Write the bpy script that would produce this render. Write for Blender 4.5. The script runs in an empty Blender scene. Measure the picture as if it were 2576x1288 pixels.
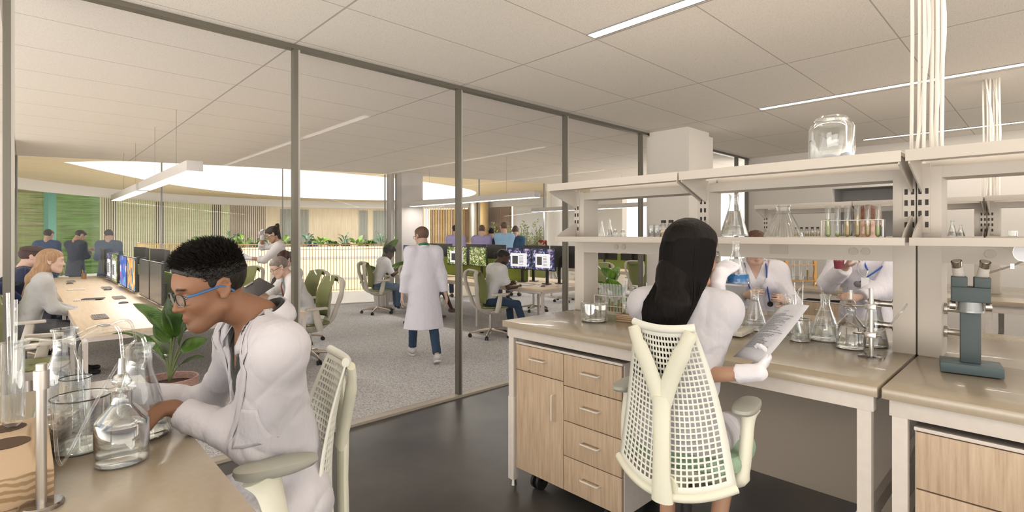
import bpy, bmesh, math, random
import numpy as np
from mathutils import Vector, Matrix, Euler
from mathutils.bvhtree import BVHTree
random.seed(7); rng = np.random.default_rng(7)
S = bpy.context.scene; C = S.collection
PI = math.pi; R = math.radians

# ---------- camera (room axes: X along the glass wall, Y across it) ----------
EYE = 1.58; FPX = 1293.0
cam_d = bpy.data.cameras.new('camera'); cam = bpy.data.objects.new('camera', cam_d); C.objects.link(cam)
cam.location = (0, 0, EYE); cam.rotation_euler = (R(90), 0, -math.atan2(.6885, .7251))
cam_d.sensor_width = 36; cam_d.lens = 36*FPX/2576; cam_d.shift_y = -52/2576; cam_d.clip_start = .05; cam_d.clip_end = 400
S.camera = cam
# ---------- colour and light ----------
S.view_settings.view_transform = 'Standard'; S.view_settings.look = 'None'
S.view_settings.exposure = 0.25; S.view_settings.gamma = 1; S.view_settings.use_curve_mapping = False
cy = S.cycles; cy.max_bounces = 8; cy.diffuse_bounces = 3; cy.glossy_bounces = 4; cy.transmission_bounces = 8
cy.transparent_max_bounces = 24; cy.caustics_reflective = False; cy.caustics_refractive = False
cy.sample_clamp_indirect = 4; cy.use_denoising = True; cy.use_adaptive_sampling = True; cy.adaptive_threshold = .03
W = bpy.data.worlds.new('World'); S.world = W; W.use_nodes = True
wn = W.node_tree.nodes; wl = W.node_tree.links
bgd = wn['Background']; bgd.inputs['Strength'].default_value = 1.7
_tc = wn.new('ShaderNodeTexCoord'); _sp = wn.new('ShaderNodeSeparateXYZ'); _rp = wn.new('ShaderNodeValToRGB')
wl.new(_tc.outputs['Generated'], _sp.inputs[0]); wl.new(_sp.outputs['Z'], _rp.inputs[0]); wl.new(_rp.outputs[0], bgd.inputs[0])
_rp.color_ramp.elements[0].position = .0; _rp.color_ramp.elements[0].color = (1.75, 1.62, 1.46, 1)
_rp.color_ramp.elements[1].position = .08; _rp.color_ramp.elements[1].color = (.42, .45, .50, 1)

def area(name, loc, sx, sy, power, color=(1, .93, .84), rot=(0, 0, 0)):
    d = bpy.data.lights.new(name, 'AREA'); d.shape = 'RECTANGLE'; d.size = sx; d.size_y = sy
    d.energy = power; d.color = color
    o = bpy.data.objects.new(name, d); C.objects.link(o); o.location = loc; o.rotation_euler = rot
    return o
sd_ = bpy.data.lights.new('sun', 'SUN'); sd_.energy = 1.5; sd_.angle = R(2); sd_.color = (1, .96, .88)
so = bpy.data.objects.new('sun', sd_); C.objects.link(so); so.rotation_euler = (R(40), 0, R(8))
CEIL = 3.04
# ---------- materials ----------
MATS = {}
def nodes(m): return m.node_tree.nodes, m.node_tree.links
def pset(p, **kw):
    for k, v in kw.items():
        n = {'rough': 'Roughness', 'metal': 'Metallic', 'spec': 'Specular IOR Level', 'trans': 'Transmission Weight', 'ior': 'IOR', 'coat': 'Coat Weight', 'alpha': 'Alpha', 'sub': 'Subsurface Weight', 'sheen': 'Sheen Weight'}[k]
        p.inputs[n].default_value = v
def mat(name, col, bump=0, bscale=40, var=0, vscale=8, stretch=None, emis=0, bdist=.004, **kw):
    if name in MATS: return MATS[name]
    m = bpy.data.materials.new(name); m.use_nodes = True; N, L = nodes(m)
    p = N['Principled BSDF']; p.inputs['Base Color'].default_value = (*col, 1)
    p.inputs['Roughness'].default_value = .5
    pset(p, **kw)
    if emis:
        p.inputs['Emission Color'].default_value = (*col, 1); p.inputs['Emission Strength'].default_value = emis
    if bump or var:
        tc = N.new('ShaderNodeTexCoord'); mp = N.new('ShaderNodeMapping'); L.new(tc.outputs['Object'], mp.inputs[0])
        if stretch: mp.inputs['Scale'].default_value = stretch
    if bump:
        nz = N.new('ShaderNodeTexNoise'); nz.inputs['Scale'].default_value = bscale; nz.inputs['Detail'].default_value = 4
        L.new(mp.outputs[0], nz.inputs[0]); b = N.new('ShaderNodeBump'); b.inputs['Strength'].default_value = bump; b.inputs['Distance'].default_value = bdist
        L.new(nz.outputs[0], b.inputs['Height']); L.new(b.outputs[0], p.inputs['Normal'])
    if var:
        nz = N.new('ShaderNodeTexNoise'); nz.inputs['Scale'].default_value = vscale; nz.inputs['Detail'].default_value = 5
        L.new(mp.outputs[0], nz.inputs[0]); rp = N.new('ShaderNodeValToRGB')
        rp.color_ramp.elements[0].position = .3; rp.color_ramp.elements[1].position = .7
        rp.color_ramp.elements[0].color = (*[c*(1-var) for c in col], 1); rp.color_ramp.elements[1].color = (*[min(1, c*(1+var)) for c in col], 1)
        L.new(nz.outputs[0], rp.inputs[0]); L.new(rp.outputs[0], p.inputs['Base Color'])
    MATS[name] = m; return m
def wood(name, c1, c2, axis='z', scale=14, rough=.5, knots=False):
    if name in MATS: return MATS[name]
    m = bpy.data.materials.new(name); m.use_nodes = True; N, L = nodes(m); p = N['Principled BSDF']; pset(p, rough=rough)
    tc = N.new('ShaderNodeTexCoord'); mp = N.new('ShaderNodeMapping'); L.new(tc.outputs['Object'], mp.inputs[0])
    sc = {'x': (.06, 1, 1), 'y': (1, .06, 1), 'z': (1, 1, .06)}[axis]; mp.inputs['Scale'].default_value = sc
    nz = N.new('ShaderNodeTexNoise'); nz.inputs['Scale'].default_value = scale*3; nz.inputs['Detail'].default_value = 6; nz.inputs['Roughness'].default_value = .65
    L.new(mp.outputs[0], nz.inputs[0]); rp = N.new('ShaderNodeValToRGB')
    rp.color_ramp.elements[0].position = .35; rp.color_ramp.elements[1].position = .68
    rp.color_ramp.elements[0].color = (*c1, 1); rp.color_ramp.elements[1].color = (*c2, 1)
    src = nz
    if knots:
        wv = N.new('ShaderNodeTexWave'); wv.wave_type = 'RINGS'; wv.inputs['Scale'].default_value = scale; wv.inputs['Distortion'].default_value = 6; wv.inputs['Detail'].default_value = 2
        L.new(mp.outputs[0], wv.inputs[0]); src = wv
    L.new(src.outputs['Fac'] if knots else nz.outputs[0], rp.inputs[0]); L.new(rp.outputs[0], p.inputs['Base Color'])
    MATS[name] = m; return m
def pane_glass(name, tint=(1, 1, 1), base=.04, edge=.9, power=4.0, rough=0.0):
    """clear glass seen as a thin skin: see-through straight on, mirror-like at grazing angles"""
    if name in MATS: return MATS[name]
    m = bpy.data.materials.new(name); m.use_nodes = True; N, L = nodes(m); N.remove(N['Principled BSDF']); out = N['Material Output']
    t = N.new('ShaderNodeBsdfTransparent'); t.inputs[0].default_value = (*tint, 1)
    g = N.new('ShaderNodeBsdfGlossy'); g.inputs['Roughness'].default_value = rough; g.inputs[0].default_value = (1, 1, 1, 1)
    lw = N.new('ShaderNodeLayerWeight'); lw.inputs[0].default_value = .5
    pw = N.new('ShaderNodeMath'); pw.operation = 'POWER'; pw.inputs[1].default_value = power; L.new(lw.outputs['Facing'], pw.inputs[0])
    mr = N.new('ShaderNodeMapRange'); mr.inputs['To Min'].default_value = base; mr.inputs['To Max'].default_value = edge; L.new(pw.outputs[0], mr.inputs[0])
    mx = N.new('ShaderNodeMixShader'); L.new(mr.outputs[0], mx.inputs[0]); L.new(t.outputs[0], mx.inputs[1]); L.new(g.outputs[0], mx.inputs[2])
    L.new(mx.outputs[0], out.inputs[0]); MATS[name] = m; return m

# ---------- mesh builder ----------
def link_obj(name, me, parent=None, material=None):
    o = bpy.data.objects.new(name, me); C.objects.link(o)
    if material is not None and me is not None: me.materials.append(material)
    if parent is not None: o.parent = parent
    return o
def tag(o, label=None, cat=None, group=None, kind=None):
    if label: o['label'] = label
    if cat: o['category'] = cat
    if group: o['group'] = group
    if kind: o['kind'] = kind
    return o
def thing(name, label, cat, loc=(0, 0, 0), rz=0, group=None):
    o = bpy.data.objects.new(name, None); o.empty_display_size = .1; C.objects.link(o)
    o.location = loc; o.rotation_euler = (0, 0, rz); return tag(o, label, cat, group)
def dup(root, loc=None, rz=None, label=None, group=None, rot=None, scale=None):
    r = root.copy(); C.objects.link(r)
    def rec(a, b):
        for ch in list(a.children):
            c = ch.copy(); C.objects.link(c); c.parent = b; rec(ch, c)
    rec(root, r)
    if loc is not None: r.location = loc
    if rz is not None: r.rotation_euler = (0, 0, rz)
    if rot is not None: r.rotation_euler = rot
    if scale is not None: r.scale = (scale,)*3 if not hasattr(scale, '__len__') else scale
    if label: r['label'] = label
    if group: r['group'] = group
    return r
class MB:
    def __init__(s): s.bm = bmesh.new()
    def box(s, x0, x1, y0, y1, z0, z1, bev=0, M=None):
        r = bmesh.ops.create_cube(s.bm, size=1); vs = r['verts']
        for v in vs: v.co = Vector(((x0+x1)/2+v.co.x*(x1-x0), (y0+y1)/2+v.co.y*(y1-y0), (z0+z1)/2+v.co.z*(z1-z0)))
        if bev:
            es = list({e for v in vs for e in v.link_edges})
            rb = bmesh.ops.bevel(s.bm, geom=es, offset=bev, segments=2, affect='EDGES', profile=.6); vs = [v for v in rb['verts']]
            vs = list({v for f in rb['faces'] for v in f.verts} | set(vs))
        if M is not None:
            seen = set(); st = list(vs)
            while st:
                v = st.pop()
                if v in seen: continue
                seen.add(v)
                for e in v.link_edges: st.append(e.other_vert(v))
            bmesh.ops.transform(s.bm, matrix=M, verts=list(seen))
        return s
    def ring(s, c, u, v, r, n, ru=1, rv=1):
        return [s.bm.verts.new(c+u*(math.cos(2*PI*i/n)*r*ru)+v*(math.sin(2*PI*i/n)*r*rv)) for i in range(n)]
    def bridge(s, a, b):
        n = len(a)
        for i in range(n): s.bm.faces.new((a[i], a[(i+1) % n], b[(i+1) % n], b[i]))
    def tube(s, pts, r, n=8, cap=True, closed=False, flat=1, up=None):
        pts = [Vector(p) for p in pts]; rs = r if hasattr(r, '__len__') else [r]*len(pts)
        rings = []; u = None
        for i, p in enumerate(pts):
            if closed: t = pts[(i+1) % len(pts)]-pts[i-1]
            else: t = pts[min(i+1, len(pts)-1)]-pts[max(i-1, 0)]
            if t.length < 1e-9: t = Vector((0, 0, 1))
            t.normalize()
            if up is not None: u = Vector(up)-t*t.dot(Vector(up))
            elif u is None: u = t.orthogonal()
            else: u = u-t*t.dot(u)
            if u.length < 1e-6: u = t.orthogonal()
            u.normalize(); v = t.cross(u)
            rings.append(s.ring(p, u, v, rs[i], n, flat, 1))
        for a, b in zip(rings, rings[1:]): s.bridge(a, b)
        if closed: s.bridge(rings[-1], rings[0])
        elif cap:
            s.bm.faces.new(list(reversed(rings[0]))); s.bm.faces.new(rings[-1])
        return s
    def cyl(s, x, y, z0, z1, r0, r1=None, n=24): return s.tube([(x, y, z0), (x, y, z1)], [r0, r1 if r1 is not None else r0], n)
    def lathe(s, prof, n=32, c=(0, 0), cap=True):
        rings = [s.ring(Vector((c[0], c[1], z)), Vector((1, 0, 0)), Vector((0, 1, 0)), max(r, 1e-5), n) for r, z in prof]
        for a, b in zip(rings, rings[1:]): s.bridge(a, b)
        if cap:
            if prof[0][0] > 1e-4: s.bm.faces.new(list(reversed(rings[0])))
            if prof[-1][0] > 1e-4: s.bm.faces.new(rings[-1])
        return s
    def prism(s, pts, z0, z1, M=None):
        a = [s.bm.verts.new((p[0], p[1], z0)) for p in pts]; b = [s.bm.verts.new((p[0], p[1], z1)) for p in pts]
        if M is not None:
            for v in a+b: v.co = M @ v.co
        s.bm.faces.new(list(reversed(a))); s.bm.faces.new(b); s.bridge(a, b); return s
    def sphere(s, c, r, sub=2, sc=(1, 1, 1)):
        q = bmesh.ops.create_icosphere(s.bm, subdivisions=sub, radius=r)
        for v in q['verts']: v.co = Vector((v.co.x*sc[0], v.co.y*sc[1], v.co.z*sc[2]))+Vector(c)
        return s
    def quad(s, *ps):
        s.bm.faces.new([s.bm.verts.new(p) for p in ps]); return s
    def build(s, name, m, parent=None, smooth=True, loc=None, ang=40):
        bmesh.ops.recalc_face_normals(s.bm, faces=s.bm.faces)
        me = bpy.data.meshes.new(name); s.bm.to_mesh(me); s.bm.free()
        if smooth:
            me.polygons.foreach_set('use_smooth', [True]*len(me.polygons))
            me.set_sharp_from_angle(angle=R(ang))
        o = link_obj(name, me, parent, m)
        if loc is not None: o.location = loc
        return o
def letters(txt, size, m, parent, M=None, depth=.0002, name='lettering'):
    cu = bpy.data.curves.new(name, 'FONT'); cu.body = txt; cu.size = size; cu.extrude = depth; cu.align_x = 'CENTER'; cu.resolution_u = 3
    q = bpy.data.objects.new(name, cu); C.objects.link(q); bpy.context.view_layer.update()
    me = bpy.data.meshes.new_from_object(q.evaluated_get(bpy.context.evaluated_depsgraph_get())); bpy.data.objects.remove(q); me.name = name; me.materials.clear()
    o = link_obj(name, me, parent, m)
    if M is not None: o.matrix_local = M
    return o
def mod(o, t, **kw):
    m = o.modifiers.new(t.lower(), t)
    for k, v in kw.items(): setattr(m, k, v)
    return m
def frame_to(p0, p1, up=(0, 0, 1)):
    """matrix whose z axis runs from p0 to p1"""
    p0 = Vector(p0); z = (Vector(p1)-p0).normalized(); u = Vector(up)
    if abs(z.dot(u)) > .98: u = Vector((1, 0, 0))
    x = u.cross(z).normalized(); y = z.cross(x)
    return Matrix(((x.x, y.x, z.x, p0.x), (x.y, y.y, z.y, p0.y), (x.z, y.z, z.z, p0.z), (0, 0, 0, 1)))
def arc(p0, p1, p2, n=12):
    p0, p1, p2 = Vector(p0), Vector(p1), Vector(p2)
    return [(1-t)**2*p0+2*t*(1-t)*p1+t*t*p2 for t in [i/n for i in range(n+1)]]
def spline(pts, n=8):
    P = [Vector(p) for p in pts]; P = [2*P[0]-P[1]]+P+[2*P[-1]-P[-2]]; out = []
    for i in range(1, len(P)-2):
        a, b, c, d = P[i-1:i+3]
        for k in range(n):
            t = k/n; out.append(.5*((2*b)+(c-a)*t+(2*a-5*b+4*c-d)*t*t+(3*b-a-3*c+d)*t**3))
    out.append(P[-2]); return out
# ---------- shared materials ----------
M_white = mat('white_paint', (.74, .70, .65), rough=.6, bump=.05, bscale=80)
M_cream = mat('cream_metal', (.66, .60, .54), rough=.45, var=.03, vscale=30)
M_shelf = mat('shelf_metal', (.62, .57, .51), rough=.5, bump=.04, bscale=200)
M_top = mat('worktop_resin', (.40, .335, .245), rough=.24, spec=.6, var=.03, vscale=60, coat=.15)
M_edge = mat('worktop_edge', (.28, .22, .155), rough=.4)
M_oak = wood('oak_veneer', (.43, .31, .20), (.60, .46, .33), 'z', 22)
M_desk = wood('desk_ash', (.70, .55, .38), (.80, .66, .49), 'y', 10, rough=.4)
M_deskx = wood('pale_ply', (.72, .56, .36), (.84, .70, .50), 'x', 8, rough=.5)
M_ply = wood('atrium_ply', (.74, .60, .38), (.86, .74, .52), 'z', 6, rough=.55)
M_gold = mat('gold_metal', (.72, .50, .20), rough=.4, metal=.3)
M_steel = mat('brushed_steel', (.60, .57, .53), metal=1., rough=.28)
M_chrome = mat('dark_chrome', (.35, .33, .31), metal=1., rough=.15)
M_black = mat('black_plastic', (.015, .014, .014), rough=.45)
M_mull = mat('bronze_mullion', (.16, .15, .125), rough=.4, metal=.5)
M_glass = pane_glass('partition_glass', (.97, .97, .98), .005, .4, 6)
M_lab = pane_glass('labware_glass', (.97, .98, .98), .06, .95, 1.6)
M_lamp = mat('lamp_diffuser', (1, .98, .94), emis=3)
M_seam = mat('joint_dark', (.05, .045, .04), rough=.8)
def liquid(name, col, dens=0):
    if name in MATS: return MATS[name]
    m = bpy.data.materials.new(name); m.use_nodes = True; N, L = nodes(m); N.remove(N['Principled BSDF'])
    g = N.new('ShaderNodeBsdfGlass'); g.inputs['IOR'].default_value = 1.33; g.inputs['Color'].default_value = (*col, 1); g.inputs['Roughness'].default_value = 0
    L.new(g.outputs[0], N['Material Output'].inputs[0]); MATS[name] = m; return m
M_water = liquid('clear_liquid', (.97, .97, .96)); M_blue = mat('blue_liquid', (.01, .13, .36), rough=.08, spec=.6, coat=.5)
M_amber = mat('amber_liquid', (.42, .27, .06), rough=.15); M_green = mat('green_liquid', (.35, .42, .12), rough=.15)

# ceiling tiles: surface pattern of the slab
def tile_material():
    m = bpy.data.materials.new('ceiling_tiles'); m.use_nodes = True; N, L = nodes(m); p = N['Principled BSDF']; pset(p, rough=.9, spec=.1)
    tc = N.new('ShaderNodeTexCoord'); sp = N.new('ShaderNodeSeparateXYZ'); L.new(tc.outputs['Object'], sp.inputs[0])
    def line(out, off, size, w):
        a = N.new('ShaderNodeMath'); a.operation = 'ADD'; a.inputs[1].default_value = -off+size*50; L.new(out, a.inputs[0])
        b = N.new('ShaderNodeMath'); b.operation = 'MODULO'; b.inputs[1].default_value = size; L.new(a.outputs[0], b.inputs[0])
        c = N.new('ShaderNodeMath'); c.operation = 'LESS_THAN'; c.inputs[1].default_value = w; L.new(b.outputs[0], c.inputs[0]); return c
    a = line(sp.outputs['X'], 1.49, 1.6, .014); b = line(sp.outputs['Y'], .0, .78, .009)
    mx = N.new('ShaderNodeMath'); mx.operation = 'MAXIMUM'; L.new(a.outputs[0], mx.inputs[0]); L.new(b.outputs[0], mx.inputs[1])
    nz = N.new('ShaderNodeTexNoise'); nz.inputs['Scale'].default_value = 130; nz.inputs['Detail'].default_value = 3; L.new(tc.outputs['Object'], nz.inputs[0])
    rp = N.new('ShaderNodeValToRGB'); rp.color_ramp.elements[0].position = .36; rp.color_ramp.elements[1].position = .46
    rp.color_ramp.elements[0].color = (.74, .69, .62, 1); rp.color_ramp.elements[1].color = (.88, .83, .76, 1); L.new(nz.outputs[0], rp.inputs[0])
    mc = N.new('ShaderNodeMix'); mc.data_type = 'RGBA'; L.new(mx.outputs[0], mc.inputs[0]); L.new(rp.outputs[0], mc.inputs[6]); mc.inputs[7].default_value = (.50, .46, .41, 1)
    L.new(mc.outputs[2], p.inputs['Base Color'])
    bp = N.new('ShaderNodeBump'); bp.inputs['Strength'].default_value = .6; bp.invert = True; bp.inputs['Distance'].default_value = .01; L.new(mx.outputs[0], bp.inputs['Height']); L.new(bp.outputs[0], p.inputs['Normal'])
    return m
def carpet_material():
    m = bpy.data.materials.new('carpet'); m.use_nodes = True; N, L = nodes(m); p = N['Principled BSDF']; pset(p, rough=1, spec=.05)
    tc = N.new('ShaderNodeTexCoord'); mp = N.new('ShaderNodeMapping'); mp.inputs['Scale'].default_value = (1, .45, 1); mp.inputs['Rotation'].default_value = (0, 0, .5); L.new(tc.outputs['Object'], mp.inputs[0])
    nz = N.new('ShaderNodeTexNoise'); nz.inputs['Scale'].default_value = 130; nz.inputs['Detail'].default_value = 8; nz.inputs['Roughness'].default_value = .75; L.new(mp.outputs[0], nz.inputs[0])
    rp = N.new('ShaderNodeValToRGB'); e = rp.color_ramp.elements; e[0].position = .40; e[1].position = .54; e[0].color = (.26, .26, .26, 1); e[1].color = (.78, .77, .76, 1); L.new(nz.outputs[0], rp.inputs[0]); L.new(rp.outputs[0], p.inputs['Base Color'])
    return m
def struct(name, mb, m, **kw): return tag(mb.build(name, m, smooth=False, **kw), kind='structure')
M_tile = tile_material(); M_carp = carpet_material()
GY = 4.02; MX = [-1.67, -.07, 1.51, 3.09, 4.69, 6.32]
# floors
struct('floor', MB().box(-3.2, 10.1, -5, GY, -.06, 0), mat('polished_concrete', (.06, .056, .052), rough=.33, spec=.5, var=.45, vscale=1.6, bump=.05, bscale=9))
SOF = [(-3, 14.1), (-.1, 13.05), (6.2, 10.95), (8.6, 10.35), (10.6, 9.9), (18, 8.4)]
struct('floor_carpet', MB().prism([(-3, GY), (18, GY)]+[(x, y-.1) for x, y in reversed(SOF)], -.06, .004), M_carp)
ATC = (9.3, 19.9); ARD = 6.6
def pol(a, r, z=0): return (ATC[0]+r*math.cos(R(a)), ATC[1]+r*math.sin(R(a)), z)
mb = MB(); ring = [pol(a, ARD+.12) for a in range(160, 361, 5)]
mb.prism([(-8, 14.0)]+[(x, y-.1) for x, y in SOF]+[(24, 8), (24, 19.9)]+list(reversed([(p[0], p[1]) for p in ring]))+[(-8, 22)], -.3, -.004)
struct('floor_atrium', mb, mat('pale_terrazzo', (.74, .69, .60), rough=.3, var=.04, vscale=30))
struct('floor_lower', MB().box(-6, 26, 11, 34, -3.3, -3.2), mat('pale_terrazzo', (.7, .66, .58)))
# ceilings
struct('ceiling', MB().box(-3.2, 10.1, -5, GY, CEIL, CEIL+.1), M_tile)
struct('ceiling_office', MB().prism([(-3, GY), (18, GY)]+list(reversed(SOF)), CEIL, CEIL+.62), M_tile)
# lab walls
mb = MB(); mb.box(10, 10.15, 2.6, GY, 0, CEIL); mb.box(10, 10.15, -5, 1.2, 0, CEIL); mb.box(10, 10.15, 1.2, 2.6, 2.37, CEIL); mb.box(10, 10.15, 1.2, 2.6, 0, .92)
struct('wall_back', mb, M_white)
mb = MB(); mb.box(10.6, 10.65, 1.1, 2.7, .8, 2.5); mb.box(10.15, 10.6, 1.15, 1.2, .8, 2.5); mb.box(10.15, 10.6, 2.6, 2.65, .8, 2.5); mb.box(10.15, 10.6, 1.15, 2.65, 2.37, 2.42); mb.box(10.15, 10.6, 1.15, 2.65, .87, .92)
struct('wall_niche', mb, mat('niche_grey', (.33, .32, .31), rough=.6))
struct('wall_office_left', MB().box(-.5, -.18, 10.9, 13.0, 0, CEIL), M_white)
struct('column_lab', MB().box(6.42, 7.12, 3.34, 3.98, 0, CEIL-.07).box(6.46, 7.08, 3.38, 3.96, CEIL-.07, CEIL), M_white)
struct('column_office', MB().box(6.28, 6.36, 10.75, 10.95, 0, CEIL).prism([(6.45, 10.86), (6.38, 10.45), (6.85, 10.28), (6.95, 10.72)], 0, CEIL), mat('column_plaster', (.55, .52, .49), rough=.7, var=.04, vscale=3))
# glass partition: panes, mullions, head and sill rails
for i in range(len(MX)-1):
    struct('window_%d' % (i+1), MB().box(MX[i]+.012, MX[i+1]-.012, GY-.006, GY+.006, .03, CEIL-.04), M_glass)
struct('window_6', MB().box(7.12, 8.3, GY-.006, GY+.006, .03, CEIL-.04), M_glass); struct('window_7', MB().box(8.33, 9.5, GY-.006, GY+.006, .03, CEIL-.04), M_glass)
struct('window_8', MB().box(9.53, 10, GY-.006, GY+.006, .03, CEIL-.04), M_glass)
n = 0
for x in MX[1:]+[9.51, 9.97]:
    n += 1; struct('trim_%d' % n, MB().box(x-.016, x+.016, GY-.03, GY+.03, 0, CEIL), M_mull)
    n += 1; struct('trim_%d' % n, MB().box(x+.017, x+.032, GY-.028, GY+.028, .02, CEIL-.03), mat('mullion_reveal', (.42, .40, .36), rough=.4))
struct('trim_head', MB().box(-3, 10, GY-.035, GY+.035, CEIL-.035, CEIL-.001), M_mull)
struct('trim_sill', MB().box(-3, 10, GY-.05, GY+.05, 0, .022), mat('sill_metal', (.45, .40, .33), rough=.4))
# inner glazing between office and atrium
k = 0
for (x0, y0), (x1, y1) in zip(SOF[1:], SOF[2:]):
    nn = max(1, round(math.hypot(x1-x0, y1-y0)/2.1))
    for j in range(nn):
        a = (x0+(x1-x0)*j/nn, y0+(y1-y0)*j/nn); b = (x0+(x1-x0)*(j+1)/nn, y0+(y1-y0)*(j+1)/nn); k += 1
        L_ = math.hypot(b[0]-a[0], b[1]-a[1]); M = Matrix.Translation((a[0], a[1]-.05, 0)) @ Matrix.Rotation(math.atan2(b[1]-a[1], b[0]-a[0]), 4, 'Z')
        struct('window_%d' % (10+k), MB().box(.01, L_-.01, -.005, .005, .03, CEIL-.01, M=M), pane_glass('inner_glass', (.98, .98, .98), .008, .5, 5))
        struct('trim_%d' % (30+k), MB().box(-.012, .012, -.02, .02, 0, CEIL, M=M), mat('grey_trim', (.3, .3, .28), rough=.5))
        struct('trim_%d' % (60+k), MB().box(0, L_, -.03, .03, 0, .03, M=M), mat('pale_trim', (.7, .68, .62), rough=.5))
# atrium ceiling with its oval well
from mathutils.geometry import tessellate_polygon
well = [Vector((p.x, p.y, 0)) for p in spline([(.8, 19.0, 0), (2.3, 21.5, 0), (4.5, 24.6, 0), (7.4, 26.9, 0), (11.5, 28, 0), (15.5, 26.5, 0), (17.2, 22.5, 0), (15.6, 18.9, 0), (12.4, 17, 0), (8.5, 16.1, 0), (4.9, 16.5, 0), (2.2, 17.5, 0), (.8, 19.0, 0)], 6)][:-1]
AZ = 3.62
def holed(name, outer, hole, z, m):
    tris = tessellate_polygon([outer, hole]); pts = outer+hole; b = MB(); vs = [b.bm.verts.new((p.x, p.y, z)) for p in pts]
    for t in tris:
        try: b.bm.faces.new([vs[i] for i in t])
        except ValueError: pass
    return struct(name, b, m)
M_wc = wood('ceiling_larch', (.74, .60, .38), (.86, .74, .52), 'x', 5, rough=.6)
holed('ceiling_atrium', [Vector(p+(0,)) for p in ((-8, 8.2), (26, 8.2), (26, 34), (-8, 34))], well, AZ, M_wc)
mb = MB(); lo_ = [mb.bm.verts.new((p.x, p.y, AZ)) for p in well]; hi_ = [mb.bm.verts.new((p.x, p.y, AZ+1.5)) for p in well]; mb.bridge(lo_, hi_)
struct('ceiling_well_rim', mb, mat('bright_plaster', (.86, .85, .83), rough=.8))
mb = MB(); mb.bm.faces.new([mb.bm.verts.new((p.x, p.y, AZ+1.5)) for p in well]); struct('ceiling_skylight', mb, mat('skylight', (.95, .97, 1), emis=2.2))
def arcwall(name, a0, a1, r0, r1, z0, z1, m, step=2):
    b = MB(); N_ = max(2, int(abs(a1-a0)/step)+1); A = [a0+(a1-a0)*i/(N_-1) for i in range(N_)]
    b.prism([pol(a, r0)[:2] for a in A]+[pol(a, r1)[:2] for a in reversed(A)], z0, z1); return struct(name, b, m)
arcwall('ceiling_fascia', -25, 170, 10.75, 10.9, 3.22, AZ, mat('bright_plaster', (.86, .85, .83)))
arcwall('wall_ply', 47, 86.5, 11, 11.2, -3.2, 3.25, M_ply)
arcwall('wall_ply_right', 39, 47, 11.02, 11.2, -3.2, 3.25, M_ply)
arcwall('wall_slat_backing', 87, 96, 11.0, 11.1, -3.2, 3.25, wood('brown_panel', (.22, .13, .07), (.34, .22, .12), 'z', 5))
arcwall('wall_brown', 9, 24, 11.2, 11.4, -3.2, 3.25, wood('brown_panel', (.22, .13, .07), (.34, .22, .12), 'z', 5))
arcwall('wall_curtain', -40, 9.2, 11.6, 11.8, -3.2, 3.4, mat('white_curtain', (.88, .87, .85), rough=.9))
arcwall('wall_dark_recess', 24, 39, 12.6, 12.7, -3.2, 3.25, wood('brown_panel', (.2, .12, .07), (.3, .2, .1)))
# outside the atrium: sloping fields under the sky
mb = MB(); prev = None
for r, z in ((13.5, -3.3), (20, -2.2), (30, 0), (45, 3.5), (70, 9), (110, 17)):
    rw = [mb.bm.verts.new(pol(a, r, z+.6*math.sin(a*.21+r)*(r > 14)*r/40)) for a in range(70, 176, 5)]
    if prev:
        for i in range(len(rw)-1): mb.bm.faces.new((prev[i], prev[i+1], rw[i+1], rw[i]))
    prev = rw
def field_material():
    m = bpy.data.materials.new('fields'); m.use_nodes = True; N, L = nodes(m); p = N['Principled BSDF']; pset(p, rough=1, spec=0)
    tc = N.new('ShaderNodeTexCoord'); mp = N.new('ShaderNodeMapping'); mp.inputs['Scale'].default_value = (.03, .03, .8); L.new(tc.outputs['Object'], mp.inputs[0])
    nz = N.new('ShaderNodeTexNoise'); nz.inputs['Scale'].default_value = 3.6; nz.inputs['Detail'].default_value = 7; nz.inputs['Roughness'].default_value = .7; L.new(mp.outputs[0], nz.inputs[0])
    rp = N.new('ShaderNodeValToRGB'); e = rp.color_ramp.elements; e[0].position = .3; e[0].color = (.035, .05, .02, 1); e[1].position = .72; e[1].color = (.80, .80, .66, 1)
    for q, c in ((.40, (.12, .15, .045)), (.47, (.30, .33, .11)), (.53, (.17, .13, .06)), (.58, (.33, .36, .14)), (.64, (.24, .20, .11))): x = e.new(q); x.color = (*c, 1)
    L.new(nz.outputs[0], rp.inputs[0]); L.new(rp.outputs[0], p.inputs['Base Color']); return m
tag(mb.build('grass_field', field_material()), 'green and brown fields rising outside the far windows', 'field', kind='stuff')
# atrium outer glazing on the left with its teal column
for j, (a0, a1) in enumerate(((126, 141), (141, 156))):
    arcwall('window_%d' % (40+j), a0, a1, 11.3, 11.32, -3, 3.25, pane_glass('green_pane' if j == 0 else 'clear_pane', (.72, .86, .76) if j == 0 else (.9, .9, .88), .03, .6))
arcwall('trim_90', 139.6, 141.6, 11, 11.15, -3, 3.25, mat('teal_paint', (.16, .42, .34), rough=.5), 1)
for j, a in enumerate((123.6, 122.2, 112, 111.2, 98.4, 97.2)): arcwall('trim_%d' % (91+j), a, a+.55, 11.6, 11.9, -3.2, 3.25, mat('dark_column', (.05, .035, .02), rough=.5), .5)
arcwall('floor_far_deck', -22, 122, 6.95, 13, -.6, -.3, mat('deck_edge', (.7, .6, .42)))
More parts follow.
